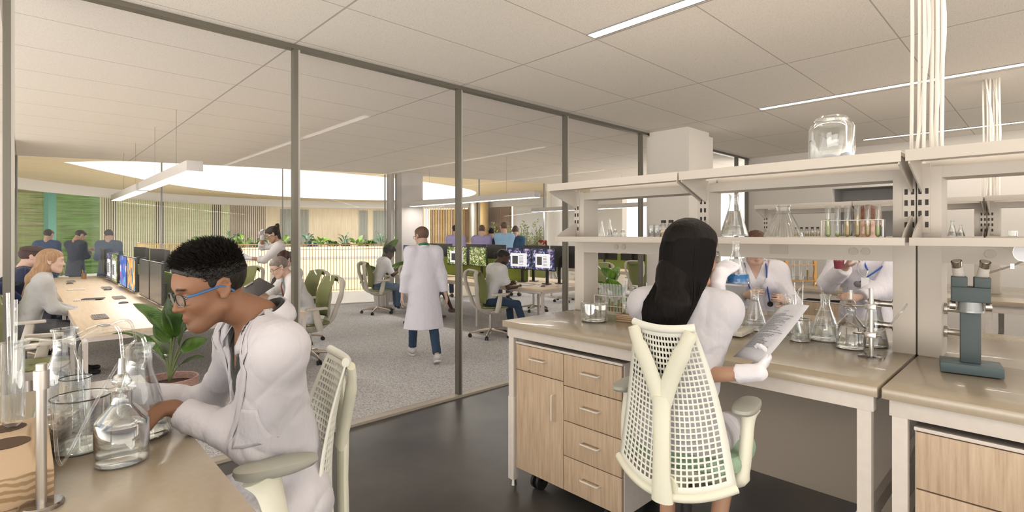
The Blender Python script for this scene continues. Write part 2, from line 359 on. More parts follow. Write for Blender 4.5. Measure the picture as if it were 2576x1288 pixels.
# ---------- lamps of the rooms ----------
def strip(name, label, x, y0, y1, w=.05):
    t = thing(name, label, 'ceiling light', (x, (y0+y1)/2, CEIL))
    MB().box(-w, w, -(y1-y0)/2, (y1-y0)/2, -.004, .0).build('diffuser', M_lamp, t, smooth=False)
    b = MB(); L = (y1-y0)/2
    for s in (-1, 1): b.box(s*w-.006, s*w+.006, -L, L, -.007, .001)
    b.box(-w, w, -L-.006, -L, -.007, .001).box(-w, w, L, L+.006, -.007, .001); b.build('trim_frame', mat('grey_trim', (.3, .3, .28)), t, smooth=False)
    area('lamp_light', (x, (y0+y1)/2, CEIL-.02), w*2, y1-y0, 5*(y1-y0), (1, .91, .80))
    return t
strip('strip_light', 'recessed linear light, the wider one nearer the camera, ending near a tile joint', 3.01, -4, 2.33)
strip('strip_light', 'long thin recessed linear light running behind the hanging cables', 6.17, -4, 2.33)
strip('strip_light', 'recessed linear light near the back wall of the lab', 9.3, -4, 2.0)
def pendant(name, label, x, y0, y1, cab, power=9):
    t = thing(name, label, 'pendant light', (x, y0, 2.24)); L = y1-y0
    MB().box(-.075, .075, 0, L, .004, .11, bev=.004).build('housing', mat('pendant_grey', (.62, .60, .57), rough=.4), t)
    MB().box(-.068, .068, .01, L-.01, 0, .004).build('diffuser', M_lamp, t, smooth=False)
    for c in cab: MB().cyl(0, c-y0, .11, CEIL-2.24, .002, n=6).build('suspension_cable', mat('cable_grey', (.2, .2, .2)), t)
    area('lamp_light', (x, (y0+y1)/2, 2.235), .13, L, power*L, (1, .95, .88))
    return t
pendant('pendant_light', 'white linear pendant over the left desk, its near bar', 1.28, 6.1, 9.15, (7.0, 8.34))
pendant('pendant_light', 'white linear pendant over the left desk, its far bar', 1.28, 9.4, 12.4, (10.0, 11.3))
pendant('pendant_light', 'white linear pendant over the right desk with the green screen', 6.5, 6.2, 10.2, (7.0, 9.5))
pendant('pendant_light', 'white linear pendant farthest right, over the row behind', 10.5, 6.4, 10.2, (7.2, 9.5))
# added unseen lamps tilted up at the ceilings, and daylight through the atrium well
area('window_light', (4, -5.0, .1), 12, 3, 1250, (1, .93, .85), (R(-142), 0, 0))  # added fill behind the camera, lifts the lab ceiling
area('window_light', (-3.3, -.5, .1), 3, 8, 400, (1, .93, .85), (0, R(-145), 0))  # second added fill, washes the lab ceiling from the open side
area('skylight_light', (9.5, 21.5, AZ+1.3), 12, 8, 480, (.96, .98, 1))
area('office_daylight', (18, 6.5, .6), 3, 7, 90, (.98, .97, .97), (0, R(128), 0))  # added fill out of view, brightens the office ceiling
# ---------- smooth bodies: implicit shapes blended on a grid and skinned into one mesh ----------
V3 = lambda *a: np.array(a, float)
def bb(pr):
    t = pr[0]
    if t == 'c' or t == 'f':
        a, b = np.array(pr[1]), np.array(pr[2]); r = max(pr[3], pr[4])*(max(1, pr[6]) if t == 'f' else 1)
        return np.minimum(a, b)-r, np.maximum(a, b)+r
    if t == 'e':
        c = np.array(pr[1]); r = max(pr[2]) if pr[3] is not None else np.array(pr[2]); return c-r, c+r
def ev(pr, X, Y, Z):
    t = pr[0]
    if t in 'cf':
        a = np.array(pr[1], float); b = np.array(pr[2], float); ab = b-a; L = ab@ab+1e-12
        px, py, pz = X-a[0], Y-a[1], Z-a[2]
        h = np.clip((px*ab[0]+py*ab[1]+pz*ab[2])/L, 0, 1)
        qx, qy, qz = px-ab[0]*h, py-ab[1]*h, pz-ab[2]*h
        if t == 'f':
            ax = pr[5]; s = 1/pr[6]-1; d = qx*ax[0]+qy*ax[1]+qz*ax[2]
            qx, qy, qz = qx+ax[0]*d*s, qy+ax[1]*d*s, qz+ax[2]*d*s
        return np.sqrt(qx*qx+qy*qy+qz*qz)-(pr[3]+(pr[4]-pr[3])*h)
    if t == 'e':
        c, r, M = pr[1], pr[2], pr[3]; px, py, pz = X-c[0], Y-c[1], Z-c[2]
        if M is not None: px, py, pz = [M[0][i]*px+M[1][i]*py+M[2][i]*pz for i in range(3)]
        k0 = np.sqrt((px/r[0])**2+(py/r[1])**2+(pz/r[2])**2); k1 = np.sqrt((px/r[0]**2)**2+(py/r[1]**2)**2+(pz/r[2]**2)**2)+1e-9
        return k0*(k0-1)/k1
def smin(a, b, k):
    h = np.clip(.5+.5*(b-a)/k, 0, 1); return b+(a-b)*h-k*h*(1-h)
def sdf(groups, h, name, m, parent=None, disp=None):
    """groups: dict(p=[(prim,k),...], cut=[...], k=join). returns a mesh object"""
    los, his = zip(*[bb(q[0]) for g in groups for q in g['p']])
    lo = np.min(los, 0)-4*h; hi = np.max(his, 0)+4*h; n = np.ceil((hi-lo)/h).astype(int)+1
    G = np.full(n, .2, np.float32); ax = [lo[i]+h*np.arange(n[i]) for i in range(3)]
    def reg(l, u):
        i0 = np.clip(np.floor((l-lo)/h).astype(int), 0, n-1); i1 = np.clip(np.ceil((u-lo)/h).astype(int)+1, 1, n)
        sl = tuple(slice(a, b) for a, b in zip(i0, i1))
        return sl, ax[0][sl[0]][:, None, None], ax[1][sl[1]][None, :, None], ax[2][sl[2]][None, None, :]
    for g in groups:
        l = np.min([bb(q[0])[0] for q in g['p']], 0)-.05; u = np.max([bb(q[0])[1] for q in g['p']], 0)+.05
        gs, GX, GY, GZ = reg(l, u); T = np.full(G[gs].shape, .2, np.float32); off = [s_.start for s_ in gs]
        for pr, k in g['p']:
            a, b = bb(pr); mg = k+4*h; sl, X, Y, Z = reg(a-mg, b+mg)
            s2 = tuple(slice(max(q.start-o, 0), q.stop-o) for q, o in zip(sl, off))
            X = ax[0][s2[0].start+off[0]:s2[0].stop+off[0]][:, None, None]; Y = ax[1][s2[1].start+off[1]:s2[1].stop+off[1]][None, :, None]; Z = ax[2][s2[2].start+off[2]:s2[2].stop+off[2]][None, None, :]
            sub = T[s2]; X = X[:sub.shape[0]]; Y = Y[:, :sub.shape[1]]; Z = Z[:, :, :sub.shape[2]]
            T[s2] = smin(sub, ev(pr, X, Y, Z).astype(np.float32), max(k, 1e-4))
        for c in g.get('cut', ()):
            if c[0] == 's':
                pr, k = c[1], c[2]; d = ev(pr, GX, GY, GZ); T = -smin(-T, d, max(k, 1e-4))
            elif c[0] == 'pl':
                pt, nn = c[1], c[2]; d = -((GX-pt[0])*nn[0]+(GY-pt[1])*nn[1]+(GZ-pt[2])*nn[2])
                if len(c) > 3: cc, rr = c[3], c[4]; d = np.maximum(d, np.sqrt((GX-cc[0])**2+(GY-cc[1])**2+(GZ-cc[2])**2)-rr)
                T = np.maximum(T, -d)
            elif c[0] == 'fn': T = np.maximum(T, -c[1](GX, GY, GZ))
        if g.get('disp'): T = T+g['disp'](GX, GY, GZ)
        T = T.astype(np.float32); kk = g.get('k', .004); G[gs] = smin(G[gs], T, kk)
    if disp: G = G+disp(ax[0][:, None, None], ax[1][None, :, None], ax[2][None, None, :]).astype(np.float32)
    ins = G < 0; N = tuple(x-1 for x in n)
    cnt = np.zeros(N, np.int8); cor = [(i, j, k) for i in (0, 1) for j in (0, 1) for k in (0, 1)]
    for i, j, k in cor: cnt += ins[i:i+N[0], j:j+N[1], k:k+N[2]]
    I = np.argwhere((cnt > 0) & (cnt < 8)); vid = np.full(N, -1, np.int32); vid[tuple(I.T)] = np.arange(len(I))
    gv = {c: G[I[:, 0]+c[0], I[:, 1]+c[1], I[:, 2]+c[2]] for c in cor}
    acc = np.zeros((len(I), 3)); ct = np.zeros(len(I))
    for a in cor:
        for d in range(3):
            if a[d]: continue
            b = list(a); b[d] = 1; b = tuple(b); va, vb = gv[a], gv[b]; mk = (va < 0) != (vb < 0)
            t = np.where(mk, va/(va-vb+1e-20), 0); p = np.array(a)[None]+np.eye(3)[d][None]*t[:, None]
            acc += p*mk[:, None]; ct += mk
    co = lo+h*(I+acc/ct[:, None]); faces = []
    for d in range(3):
        e = [1, 1, 1]; A = ins[:-1, :, :] if d == 0 else ins[:, :-1, :] if d == 1 else ins[:, :, :-1]
        B = ins[1:, :, :] if d == 0 else ins[:, 1:, :] if d == 1 else ins[:, :, 1:]
        E = np.argwhere(A != B); o1, o2 = [(1, 2), (2, 0), (0, 1)][d]
        E = E[(E[:, o1] > 0) & (E[:, o2] > 0) & (E[:, o1] < N[o1]) & (E[:, o2] < N[o2])]
        if not len(E): continue
        fl = A[tuple(E.T)]; q = []
        for u_, v_ in ((0, 0), (1, 0), (1, 1), (0, 1)):
            J = E.copy(); J[:, o1] -= u_; J[:, o2] -= v_; q.append(vid[tuple(J.T)])
        q = np.stack(q, 1); q[~fl] = q[~fl][:, ::-1]; faces.append(q)
    F_ = np.concatenate(faces); F_ = F_[(F_ >= 0).all(1)]; F_ = F_[:, ::-1]
    me = bpy.data.meshes.new(name); me.vertices.add(len(co)); me.vertices.foreach_set('co', co.ravel())
    me.loops.add(len(F_)*4); me.loops.foreach_set('vertex_index', F_.ravel().astype(np.int32))
    me.polygons.add(len(F_)); me.polygons.foreach_set('loop_start', np.arange(0, len(F_)*4, 4, dtype=np.int32))
    me.update(calc_edges=True); me.validate(); me.polygons.foreach_set('use_smooth', np.ones(len(me.polygons), bool))
    # wind faces outwards
    c0 = np.zeros(3); v = np.empty(len(me.polygons)*3); me.polygons.foreach_get('normal', v); cc = np.empty_like(v); me.polygons.foreach_get('center', cc)
    ar = np.empty(len(me.polygons)); me.polygons.foreach_get('area', ar)
    if (((cc.reshape(-1, 3))*(v.reshape(-1, 3))).sum(1)*ar).sum() < 0: me.flip_normals()
    return link_obj(name, me, parent, m)
def colour_verts(o, fn):
    """skin tints that belong to the face itself: lips, brows, nails"""
    me = o.data; n = len(me.vertices); co = np.empty(n*3); me.vertices.foreach_get('co', co); c = fn(co.reshape(-1, 3))
    a = me.color_attributes.new('tint', 'FLOAT_COLOR', 'POINT'); a.data.foreach_set('color', np.c_[c, np.ones(n)].ravel())
def skin(name, col, tinted=False):
    m = mat(name, col, bump=.25, bscale=220, bdist=.001, rough=.5, sub=.0, spec=.35)
    if tinted and not m.get('t'):
        m['t'] = 1; N, L = nodes(m); at = N.new('ShaderNodeVertexColor'); at.layer_name = 'tint'; L.new(at.outputs[0], N['Principled BSDF'].inputs['Base Color'])
    return m
# ---------- people ----------
# local frame of a person: x forward, y left, z up, origin on the floor under the pelvis
def nrm(v): v = np.array(v, float); return v/np.linalg.norm(v)
def ik(a, t, l1, l2, pole):
    a = np.array(a, float); t = np.array(t, float); d = t-a; L = np.linalg.norm(d)
    if L > (l1+l2)*.999: t = a+d/L*(l1+l2)*.999; d = t-a; L = np.linalg.norm(d)
    d = d/L; x = (l1*l1-l2*l2+L*L)/(2*L); hh = math.sqrt(max(l1*l1-x*x, 0)); p = np.array(pole, float); p = p-d*(p@d); p = nrm(p)
    return a+d*x+p*hh, t
def rot3(yaw, pitch, roll=0):
    """columns: forward, left, up; pitch > 0 looks down"""
    return np.array(Euler((roll, pitch, yaw), 'XYZ').to_matrix())
def head_prims(O, M, s, hi=True, lids=True, ears=True, lip=1., jaw=1., nose=1.):
    T = lambda *p: O+M@(np.array(p)*s)
    e = lambda c, r, k: (('e', T(*c), [q*s for q in r], M), k*s)
    c = lambda a, b, ra, rb, k: (('c', T(*a), T(*b), ra*s, rb*s), k*s)
    P = [e((-.014, 0, .034), (.098, .077, .088), .01), e((.03, 0, -.028), (.062, .058, .088), .03),
         e((.045, 0, .035), (.048, .062, .05), .03),
         c((.071, -.009, -.103), (.071, .009, -.103), .019*jaw, .019*jaw, .03), c((.0, .05, -.06), (.058, .024, -.098), .019, .016, .03), c((.0, -.05, -.06), (.058, -.024, -.098), .019, .016, .03),
         c((.086, 0, .010), (.1085*nose, 0, -.033), .0065, .0100, .012), e((.066, 0, -.062), (.0245, .027, .028), .014)]
    if hi:
        P += [c((.081, -.034, .027), (.081, .034, .027), .009, .009, .014),
              e((.096, .012, -.036), (.010, .0075, .007), .007), e((.096, -.012, -.036), (.010, .0075, .007), .007),
              e((.062, .036, -.028), (.028, .024, .022), .02), e((.062, -.036, -.028), (.028, .024, .022), .02)]
    cut = []
    if hi:
        for q in (1, -1): cut.append(('s', ('e', T(.094, .031*q, .006), [.016*s, .018*s, .012*s], M), .014*s))
    P2 = []
    if hi:
        for q in (1, -1): P2.append(e((.0735, .031*q, .003), (.0145, .0155, .0125), .006))
        P2 += [c((.085, -.019, -.0695), (.0935, 0, -.0655), .0035*lip, .0052*lip, .006), c((.085, .019, -.0695), (.0935, 0, -.0655), .0035*lip, .0052*lip, .006),
               c((.084, -.015, -.0755), (.0915, 0, -.0775), .0038*lip, .0062*lip, .006), c((.084, .015, -.0755), (.0915, 0, -.0775), .0038*lip, .0062*lip, .006),
               c((.0970*nose, -.004, -.045), (.0970*nose, .004, -.045), .005, .005, .006)]
    E_ = []
    if ears:
        for q in (1, -1):
            rim = [(-.004, .001), (-.010, .022), (-.022, .030), (-.033, .024), (-.034, .008), (-.026, -.012), (-.014, -.026), (-.006, -.024)]
            y = [.074, .079, .083, .086, .087, .085, .080, .076]
            for i in range(len(rim)-1):
                E_.append(c((rim[i][0]+.008, y[i]*q, rim[i][1]), (rim[i+1][0]+.008, y[i+1]*q, rim[i+1][1]), .0042 if i < 5 else .006, .0042 if i < 5 else .0065, .004))
            E_.append(e((-.010, .0765*q, .003), (.021, .006, .033), .006))
    return P, cut, P2, E_
def hand_prims(w, d, n, side, s, curl=.25, spread=.06, fat=1., thumb=.5, index=None):
    """w wrist, d direction of the fingers, n outward normal of the back of the hand"""
    d = nrm(d); n = nrm(n-d*(np.array(n)@d)); l = np.cross(n, d)*side   # l points to the thumb side
    w = np.array(w); P = []; f = fat*s
    for q in (-.022, 0, .022): P.append((('f', w+d*.012*s, w+d*.078*s+l*q*s, .020*f, .019*f, n, .62), .018*s))
    P.append((('f', w+d*.02*s+l*.016*s, w+d*.05*s+l*.03*s, .017*f, .015*f, n, .8), .016*s))
    L = [(.036, .024, .020, .0255), (.042, .027, .021, .009), (.039, .025, .020, -.0085), (.030, .019, .018, -.025)]
    for i, (a, b, c, off) in enumerate(L):
        p = w+d*(.084-.004*abs(i-1))*s+l*off*s; dd = nrm(d+l*spread*(1.5-i)); an = curl if not hasattr(curl, '__len__') else curl[i]; r = .0088 if i < 3 else .0076; ang = 0
        for j, seg in enumerate((a, b, c)):
            ang += an*(1.0, 1.25, .8)[j]; v = dd*math.cos(ang)-n*math.sin(ang); p2 = p+v*seg*s
            P.append((('c', p, p2, r*f, r*.9*f), .004*s)); p = p2; r *= .92
    p = w+d*.03*s+l*.03*s-n*.004*s; v = nrm(d*.75+l*.75-n*thumb)
    for seg, r in ((.038, .012), (.030, .0100), (.022, .0090)):
        p2 = p+v*seg*s; P.append((('c', p, p2, r*f, r*.9*f), .007*s)); p = p2; v = nrm(v+d*.35-l*.22-n*thumb*.2)
    return P
def folds(amp, sc, seed=0):
    if sc < 30:
        def f(X, Y, Z):
            w = Z*sc*1.1+1.3*np.sin(X*sc*.7+seed)+1.5*np.sin(Y*sc*.8+seed*2); q = (X-Y)*sc*.9+1.6*np.sin(Z*sc*.6+seed)
            return amp*(1.2*(1-np.abs(np.sin(w)))**3*np.sin(q*.7+seed)+1.0*(1-np.abs(np.sin(q+Z*sc*.5)))**4-.25*np.sin(w*.6+q*.5))
        return f
    def f(X, Y, Z):
        a = np.sin(X*sc*1.3+Z*sc*1.9+seed+2.1*np.sin(Y*sc*.9+Z*sc*.5))*np.sin(Y*sc*1.1-Z*sc*1.2+seed*1.7+1.5*np.sin(X*sc*.8))
        return amp*(a+.5*np.sin(Z*sc*2.6-X*sc*2.2+Y*sc*1.4+seed*3))
    return f
def pose_of(p):
    """joints from a pose dict"""
    s = p.get('s', 1.); J = {}; lean = R(p.get('lean', 0)); side = R(p.get('side', 0)); tw = R(p.get('twist', 0))
    pz = p.get('pz', .93*s); px = p.get('px', 0.)
    M = rot3(tw, lean, side); J['M'] = M; J['pel'] = V3(px, 0, pz); up = M[:, 2]; fw = M[:, 0]; lf = M[:, 1]; curve = p.get('curve', 0)
    J['waist'] = J['pel']+M@V3(-.01, 0, .16)*s; J['chest'] = J['pel']+M@V3(curve*.5, 0, .36)*s; J['neck'] = J['pel']+M@V3(curve, 0, .535)*s
    sh = p.get('shw', .175)*s
    J['shl'] = J['neck']+M@V3(0, 0, -.07)*s+lf*sh; J['shr'] = J['neck']+M@V3(0, 0, -.07)*s-lf*sh
    hd = p.get('head', (0, 0, 0)); HM = rot3(tw+R(hd[0]), R(hd[1]), R(hd[2] if len(hd) > 2 else 0)); J['HM'] = HM
    J['hb'] = J['neck']+up*p.get('nk', .048)*s+fw*.02*s*0; hf = p.get('hfwd', .03)
    J['head'] = J['hb']+V3(*(HM@V3(.018, 0, .098)))*s+V3(*(M@V3(hf, 0, 0)))*s
    for q, nm in ((1, 'l'), (-1, 'r')):
        ht = p.get('hand'+nm, (.05, .26*q, .78)); J['el'+nm], J['wr'+nm] = ik(J['sh'+nm], ht, .29*s, .25*s, p.get('pole'+nm, (-.6, .5*q, -.6)))
        J['hip'+nm] = J['pel']+V3(0, .088*q*s, -.02*s); ft = p.get('foot'+nm, (0, .1*q, .085))
        J['kn'+nm], J['an'+nm] = ik(J['hip'+nm], ft, .43*s, .43*s, p.get('kpole'+nm, (1, .05*q, .2)))
    return J
def person(label, loc, yaw, pose, fit, res=.01, group=None):
    """fit keys: skin, top, bottom, hair, shoe ... ; returns the body object"""
    s = pose.get('s', 1.); J = pose_of(pose); M = J['M']; HM = J['HM']; fem = fit.get('fem', False); hi = res < .012; w = fit.get('build', 1.)
    up, fw, lf = M[:, 2], M[:, 0], M[:, 1]; E3 = np.eye(3)
    mr = lambda r: max(r, res*.75)
    # --- body, one continuous surface ---
    hp, hcut, hp2, ears = head_prims(J['head'], HM, s*fit.get('headsc', 1.), hi, ears=fit.get('ears', True), lip=fit.get('lip', 1.), jaw=fit.get('jaw', 1.), nose=fit.get('nose', 1.))
    B = [dict(p=hp, cut=hcut), dict(p=[(('c', J['head'], J['head']+HM@V3(.01, 0, 0)*s, .03*s, .03*s), .01)]+hp2, k=.003*s)]
    if ears: B.append(dict(p=ears, k=.004*s, cut=[('s', ('e', J['head']+HM@(V3(-.001, .092*q, .006)*s*fit.get('headsc', 1.)), [.011*s, .0085*s, .015*s], HM), .004*s) for q in (1, -1)] if hi else []))
    nk = J['head']+HM@V3(-.028, 0, -.06)*s; nr = fit.get('neckr', .046 if fem else .056)*s
    tor = [(('c', nk, J['neck']+up*.01*s-fw*.01*s, nr, nr*1.08), .02), (('c', J['neck']-up*.01*s, (J['shl']+J['neck'])/2, .045*s, .04*s), .03), (('c', J['neck']-up*.01*s, (J['shr']+J['neck'])/2, .045*s, .04*s), .03),
           (('e', J['chest']+fw*.005, [.10*s*w, .148*s*w, .17*s], M), .04), (('e', J['waist'], [.085*s*w, .12*s*w, .13*s], M), .04), (('e', J['pel'], [.095*s*w, .14*s*w, .11*s], E3), .04),
           (('c', J['shl']-lf*.01, J['shr']+lf*.01, .048*s, .048*s), .03)]
    B.append(dict(p=tor, k=.02*s)); arms = []; legs = []
    hk = pose.get('hands', {})
    for q, nm in ((1, 'l'), (-1, 'r')):
        gl = fit.get('glove', False)
        arms += [(('c', J['sh'+nm], J['el'+nm], .045*s*w, .036*s*w), .02), (('c', J['el'+nm], J['wr'+nm], .037*s*w, .024*s), .012)]
        fd = nrm(J['wr'+nm]-J['el'+nm]); hd = hk.get(nm, {}); d = hd.get('d', fd); n_ = hd.get('n', lf*q+fw*.2)
        hp_ = hand_prims(J['wr'+nm]+fd*.01*s, np.array(d, float), np.array(n_, float), hd.get('side', q)*(1 if abs(np.dot(nrm(d), nrm(n_))) < .98 else 1), s*(.92 if fem else 1.), hd.get('curl', .3), hd.get('spread', .06), thumb=hd.get('thumb', .4))
        J['hand'+nm] = hp_
        if not hi: hp_ = [((p_[0], *p_[1:3], mr(p_[3]), mr(p_[4]), *p_[5:]), k_) for p_, k_ in hp_]
        arms += hp_
        lw_ = .84 if fit.get('bottom') and fit['bottom'].get('len', .93) > .8 else 1.
        legs += [(('c', J['hip'+nm], J['kn'+nm], .078*s*w*lw_, .05*s*w*lw_), .03), (('c', J['kn'+nm], J['an'+nm], .05*s*w*lw_, .031*s), .02),
                 (('e', J['kn'+nm]*.68+J['an'+nm]*.32-.012*V3(1, 0, 0)*s, [.048*s*w*lw_, .046*s*w*lw_, .11*s], np.array(frame_to(J['kn'+nm], J['an'+nm]).to_3x3())), .03)]
        sd = pose.get('toe'+nm, (1, .12*q, -.0)); sd = nrm(sd); J['toe'+nm] = sd
        legs += [(('c', J['an'+nm]+V3(-.02, 0, -.035)*s, J['an'+nm]+sd*.13*s+V3(0, 0, -.05)*s, .03*s, .022*s), .02)]
    B += [dict(p=arms, k=.015*s), dict(p=legs, k=.03*s)]
    for g in B:
        if not hi: g['p'] = [((a[0], *a[1:3], mr(a[3]), mr(a[4]), *a[5:]) if a[0] in 'cf' else a, k) for a, k in g['p']]
    sc = fit['skin']; tint = fit.get('tint', hi)
    body = sdf(B, res, 'person', skin('skin_%02d%02d%02d%d' % (*[int(c*99) for c in sc], tint), sc, tint))
    tag(body, label, 'person', group); body.location = loc; body.rotation_euler = (0, 0, yaw)
    Hs = s*fit.get('headsc', 1.)
    if tint:
        lipc = fit.get('lipc', [sc[0]*.85, sc[1]*.66, sc[2]*.66]); brow = fit.get('brow', fit['hair'][1] if fit.get('hair') else (.05, .03, .02)); stub = fit.get('stubble', 0)
        def tf(co):
            q = ((co-J['head'])@HM)/Hs; c = np.tile(np.array(sc), (len(co), 1))
            def blend(wt, cc):
                nonlocal c
                wt = np.clip(wt, 0, 1)[:, None]; c = c*(1-wt)+np.array(cc)*wt
            if stub:
                blend(stub*np.clip((-.048-q[:, 2]+.3*(.05-np.abs(q[:, 1])).clip(-1, 0))/.02, 0, 1)*(q[:, 0] > -.01)*(q[:, 2] > -.13)*(q[:, 0] > .0), np.array(brow))
            fr = (q[:, 0] > .06)
            blend(fr*(1-((np.abs(q[:, 1])/.024)**2+((q[:, 2]+.071)/.0125)**2))*1.6*(q[:, 0] > .08), lipc)
            bz = .0275-.16*np.abs(np.abs(q[:, 1])-.028)
            blend(fr*(1-((np.abs(q[:, 1])-.031)/.021)**4-((q[:, 2]-bz)/.0048)**2)*2, brow)
            blend(fr*(q[:, 0] > .07)*.35*(1-((np.abs(q[:, 1])-.031)/.02)**2-((q[:, 2]+.004)/.010)**2), [k*.45 for k in sc])  # darker skin tone round the eyes
            blend(.25*(((q[:, 2] < -.03) & (q[:, 2] > -.05) & (q[:, 0] > .09))), [sc[0], sc[1]*.8, sc[2]*.75])
            return c
        colour_verts(body, tf)
    # --- eyes ---
    if hi and fit.get('eyes', True):
        for q in (1, -1):
            c0 = V3(.0762, .031*q, .0005); R_ = .0113; g = rot3(0, R(pose.get('gaze', 10)))
            b = MB(); b.sphere((0, 0, 0), R_*Hs, 3); o = b.build('eye', mat('eye_white', (.75, .73, .7), rough=.15), body)
            iris = MB(); iris.tube([(R_*Hs*.88, 0, 0), (R_*Hs*1.01, 0, 0)], [.0058*Hs, .0052*Hs], 16); iris.build('iris', mat('iris_dark', (.03, .015, .008), rough=.1), o)
            o.matrix_local = Matrix.LocRotScale(Vector(J['head']+HM@(c0*Hs)), Matrix((HM@g).tolist()).to_quaternion(), None)
            if fit.get('lash', True):
                l = MB(); P = [Vector(J['head']+HM@((c0+V3(.0125*math.cos(t)*math.cos(.1), .0150*math.sin(t), .0035-.004*abs(math.sin(t))))*Hs)) for t in np.linspace(-1.1, 1.1, 9)]
                l.tube(P, .0009*Hs, 5); l.build('eyelash', mat('lash', (.01, .008, .006)), body)
    # --- clothes ---
    T = fit.get('top'); clothes = {}
    amp = fit.get('fold', .0035); seed = (hash(label) % 97)/10 if False else sum(map(ord, label)) % 97/10
    def torso_groups(t, infl, sleeve, hem, sh_extra=0):
        g = [(('e', J['chest']+fw*.005, [(.10+infl)*s*w, (.148+infl)*s*w, (.18+infl)*s], M), .04), (('e', J['waist'], [(.092+infl*1.1)*s*w, (.128+infl)*s*w, (.15)*s], M), .05),
             (('e', J['pel']+V3(0, 0, .02), [(.10+infl)*s*w, (.145+infl)*s*w, .12*s], E3), .05), (('c', J['shl']-lf*.005, J['shr']+lf*.005, (.044+infl)*s, (.044+infl)*s), .03),
             (('c', J['neck']-up*.010*s, J['shl']*.93+J['neck']*.07+up*.010*s, (.040+infl)*s, (.044+infl)*s), .06), (('c', J['neck']-up*.010*s, J['shr']*.93+J['neck']*.07+up*.010*s, (.040+infl)*s, (.044+infl)*s), .06)]
        for q, nm in ((1, 'l'), (-1, 'r')): g.append((('c', J['sh'+nm]-lf*q*.035*s-up*.02*s, J['waist']+lf*q*.065*s, (.045+infl)*s*w, (.05+infl)*s*w), .05))
        if fem:
            for q in (1, -1): g.append((('e', J['chest']+M@V3(.07, .065*q, .03)*s, [(.055+infl)*s, (.06+infl)*s, (.06+infl)*s], M), .03))
        cuts = [('s', ('c', nk+up*.08*s, J['neck']+up*.0*s-fw*.01*s, nr+.003*s, nr+.006*s), .004), ('pl', J['neck']+up*(.045+infl)*s, up)]
        v = t.get('v')
        if v:   # neckline cut as a wedge: (depth below the neck, half width at the neck)
            dep, hw = v; hw0 = t.get('gap', 0); low = t.get('open')
            def wedge(X, Y, Z, dep=dep, hw=hw):
                x = (X-J['neck'][0])*fw[0]+(Y-J['neck'][1])*fw[1]+(Z-J['neck'][2])*fw[2]; y = (X-J['neck'][0])*lf[0]+(Y-J['neck'][1])*lf[1]+(Z-J['neck'][2])*lf[2]; z = (X-J['neck'][0])*up[0]+(Y-J['neck'][1])*up[1]+(Z-J['neck'][2])*up[2]
                ww = np.clip((z+dep*s)/(dep*s), 0, 1.4)*hw*s+hw0*s*(z > -1.5)
                bot = np.maximum((-dep*s-z), -1) if not low else -1+0*z
                return np.maximum(np.maximum((np.abs(y)-ww)*.9, .0*s-x), bot)
            cuts.append(('fn', wedge))
        gr = [dict(p=g, cut=cuts, disp=folds(amp*.8, 17, seed))]
        for q, nm in ((1, 'l'), (-1, 'r')):
            a, b, c = J['sh'+nm], J['el'+nm], J['wr'+nm]
            if sleeve <= 1: e_ = a+(b-a)*sleeve; n_ = nrm(b-a); pr = [(('c', a-lf*q*.01, e_+n_*.05, (.048+infl)*s*w, (.046+infl)*s*w), .03)]
            else: e_ = b+(c-b)*(sleeve-1); n_ = nrm(c-b); pr = [(('c', a-lf*q*.012, b, (.046+infl)*s*w, (.042+infl)*s*w), .03), (('c', b, e_+n_*.06, (.044+infl)*s*w, (.030+infl*.8)*s), .03)]
            pr += t.get('roll'+nm, [])
            gr.append(dict(p=pr, cut=[('pl', e_, n_, e_+n_*.08, .13)], disp=folds(amp, 24, seed+q), k=.085*s))
            if t.get('cuffroll'):
                e2 = e_-n_*.02; gr.append(dict(p=[(('c', e2, e2+n_*.001, (.047+infl)*s, (.047+infl)*s), .01), (('c', e2-n_*.02, e2, (.047+infl)*s, (.047+infl)*s), .01)], cut=[('pl', e_+n_*.002, n_)], disp=folds(amp*.6, 50, seed), k=.004))
        if hem:   # skirt of a coat: length below the pelvis
            sit = pose.get('sit', False)
            if not sit:
                fl = t.get('flare', .03); pr = []
                a = J['pel']+V3(0, 0, .05); b = J['pel']-V3(0, 0, hem*s)
                pr.append((('f', a, b, (.112+infl)*s*w, (.112+infl+fl)*s*w, (0, 1, 0), 1.35), .05)); b2 = b
                gr.append(dict(p=pr, cut=[('pl', b2, (0, 0, -1)), ('s', ('f', b2-V3(0, 0, .1), b2+V3(0, 0, .03), (.10+infl+fl)*s*w, (.05)*s*w, (0, 1, 0), 1.3), .005)]+([('fn', gapfn(t, J, s))] if t.get('open') else []), disp=folds(amp*1.2, 14, seed), k=.04*s))
            else:
                for q, nm in ((1, 'l'), (-1, 'r')):
                    a, b = J['hip'+nm], J['kn'+nm]; e_ = a+(b-a)*min(hem, 1.0); n_ = nrm(b-a)
                    gr.append(dict(p=[(('c', a, e_+n_*.02, (.098+infl)*s*w, (.062+infl*1.4)*s*w), .03), (('f', (J['hipl']+J['hipr'])/2, (e_+(J['hip'+('r' if q > 0 else 'l')]+(J['kn'+('r' if q > 0 else 'l')]-J['hip'+('r' if q > 0 else 'l')])*min(hem, 1.)))/2, .085*s, .045*s, (0, 1, 0), 1.2), .04)], cut=[('pl', e_, n_, e_+n_*.1, .16)], disp=folds(amp*1.3, 19, seed+q), k=.04*s))
        return gr
    def gapfn(t, J, s):
        def f(X, Y, Z): return np.maximum(np.abs(Y-J['pel'][1])-t.get('gapw', .05)*s, .0-(X-J['pel'][0])+0*Z)
        return f
    def cloth(name, col, **kw):
        return mat('%s_%02d%02d%02d' % (name, *[int(c*99) for c in col]), col, bump=.5, bscale=11, bdist=.022, rough=.85, spec=.2, sheen=.1, stretch=(1.5, 1.5, .8))
    U = fit.get('under')
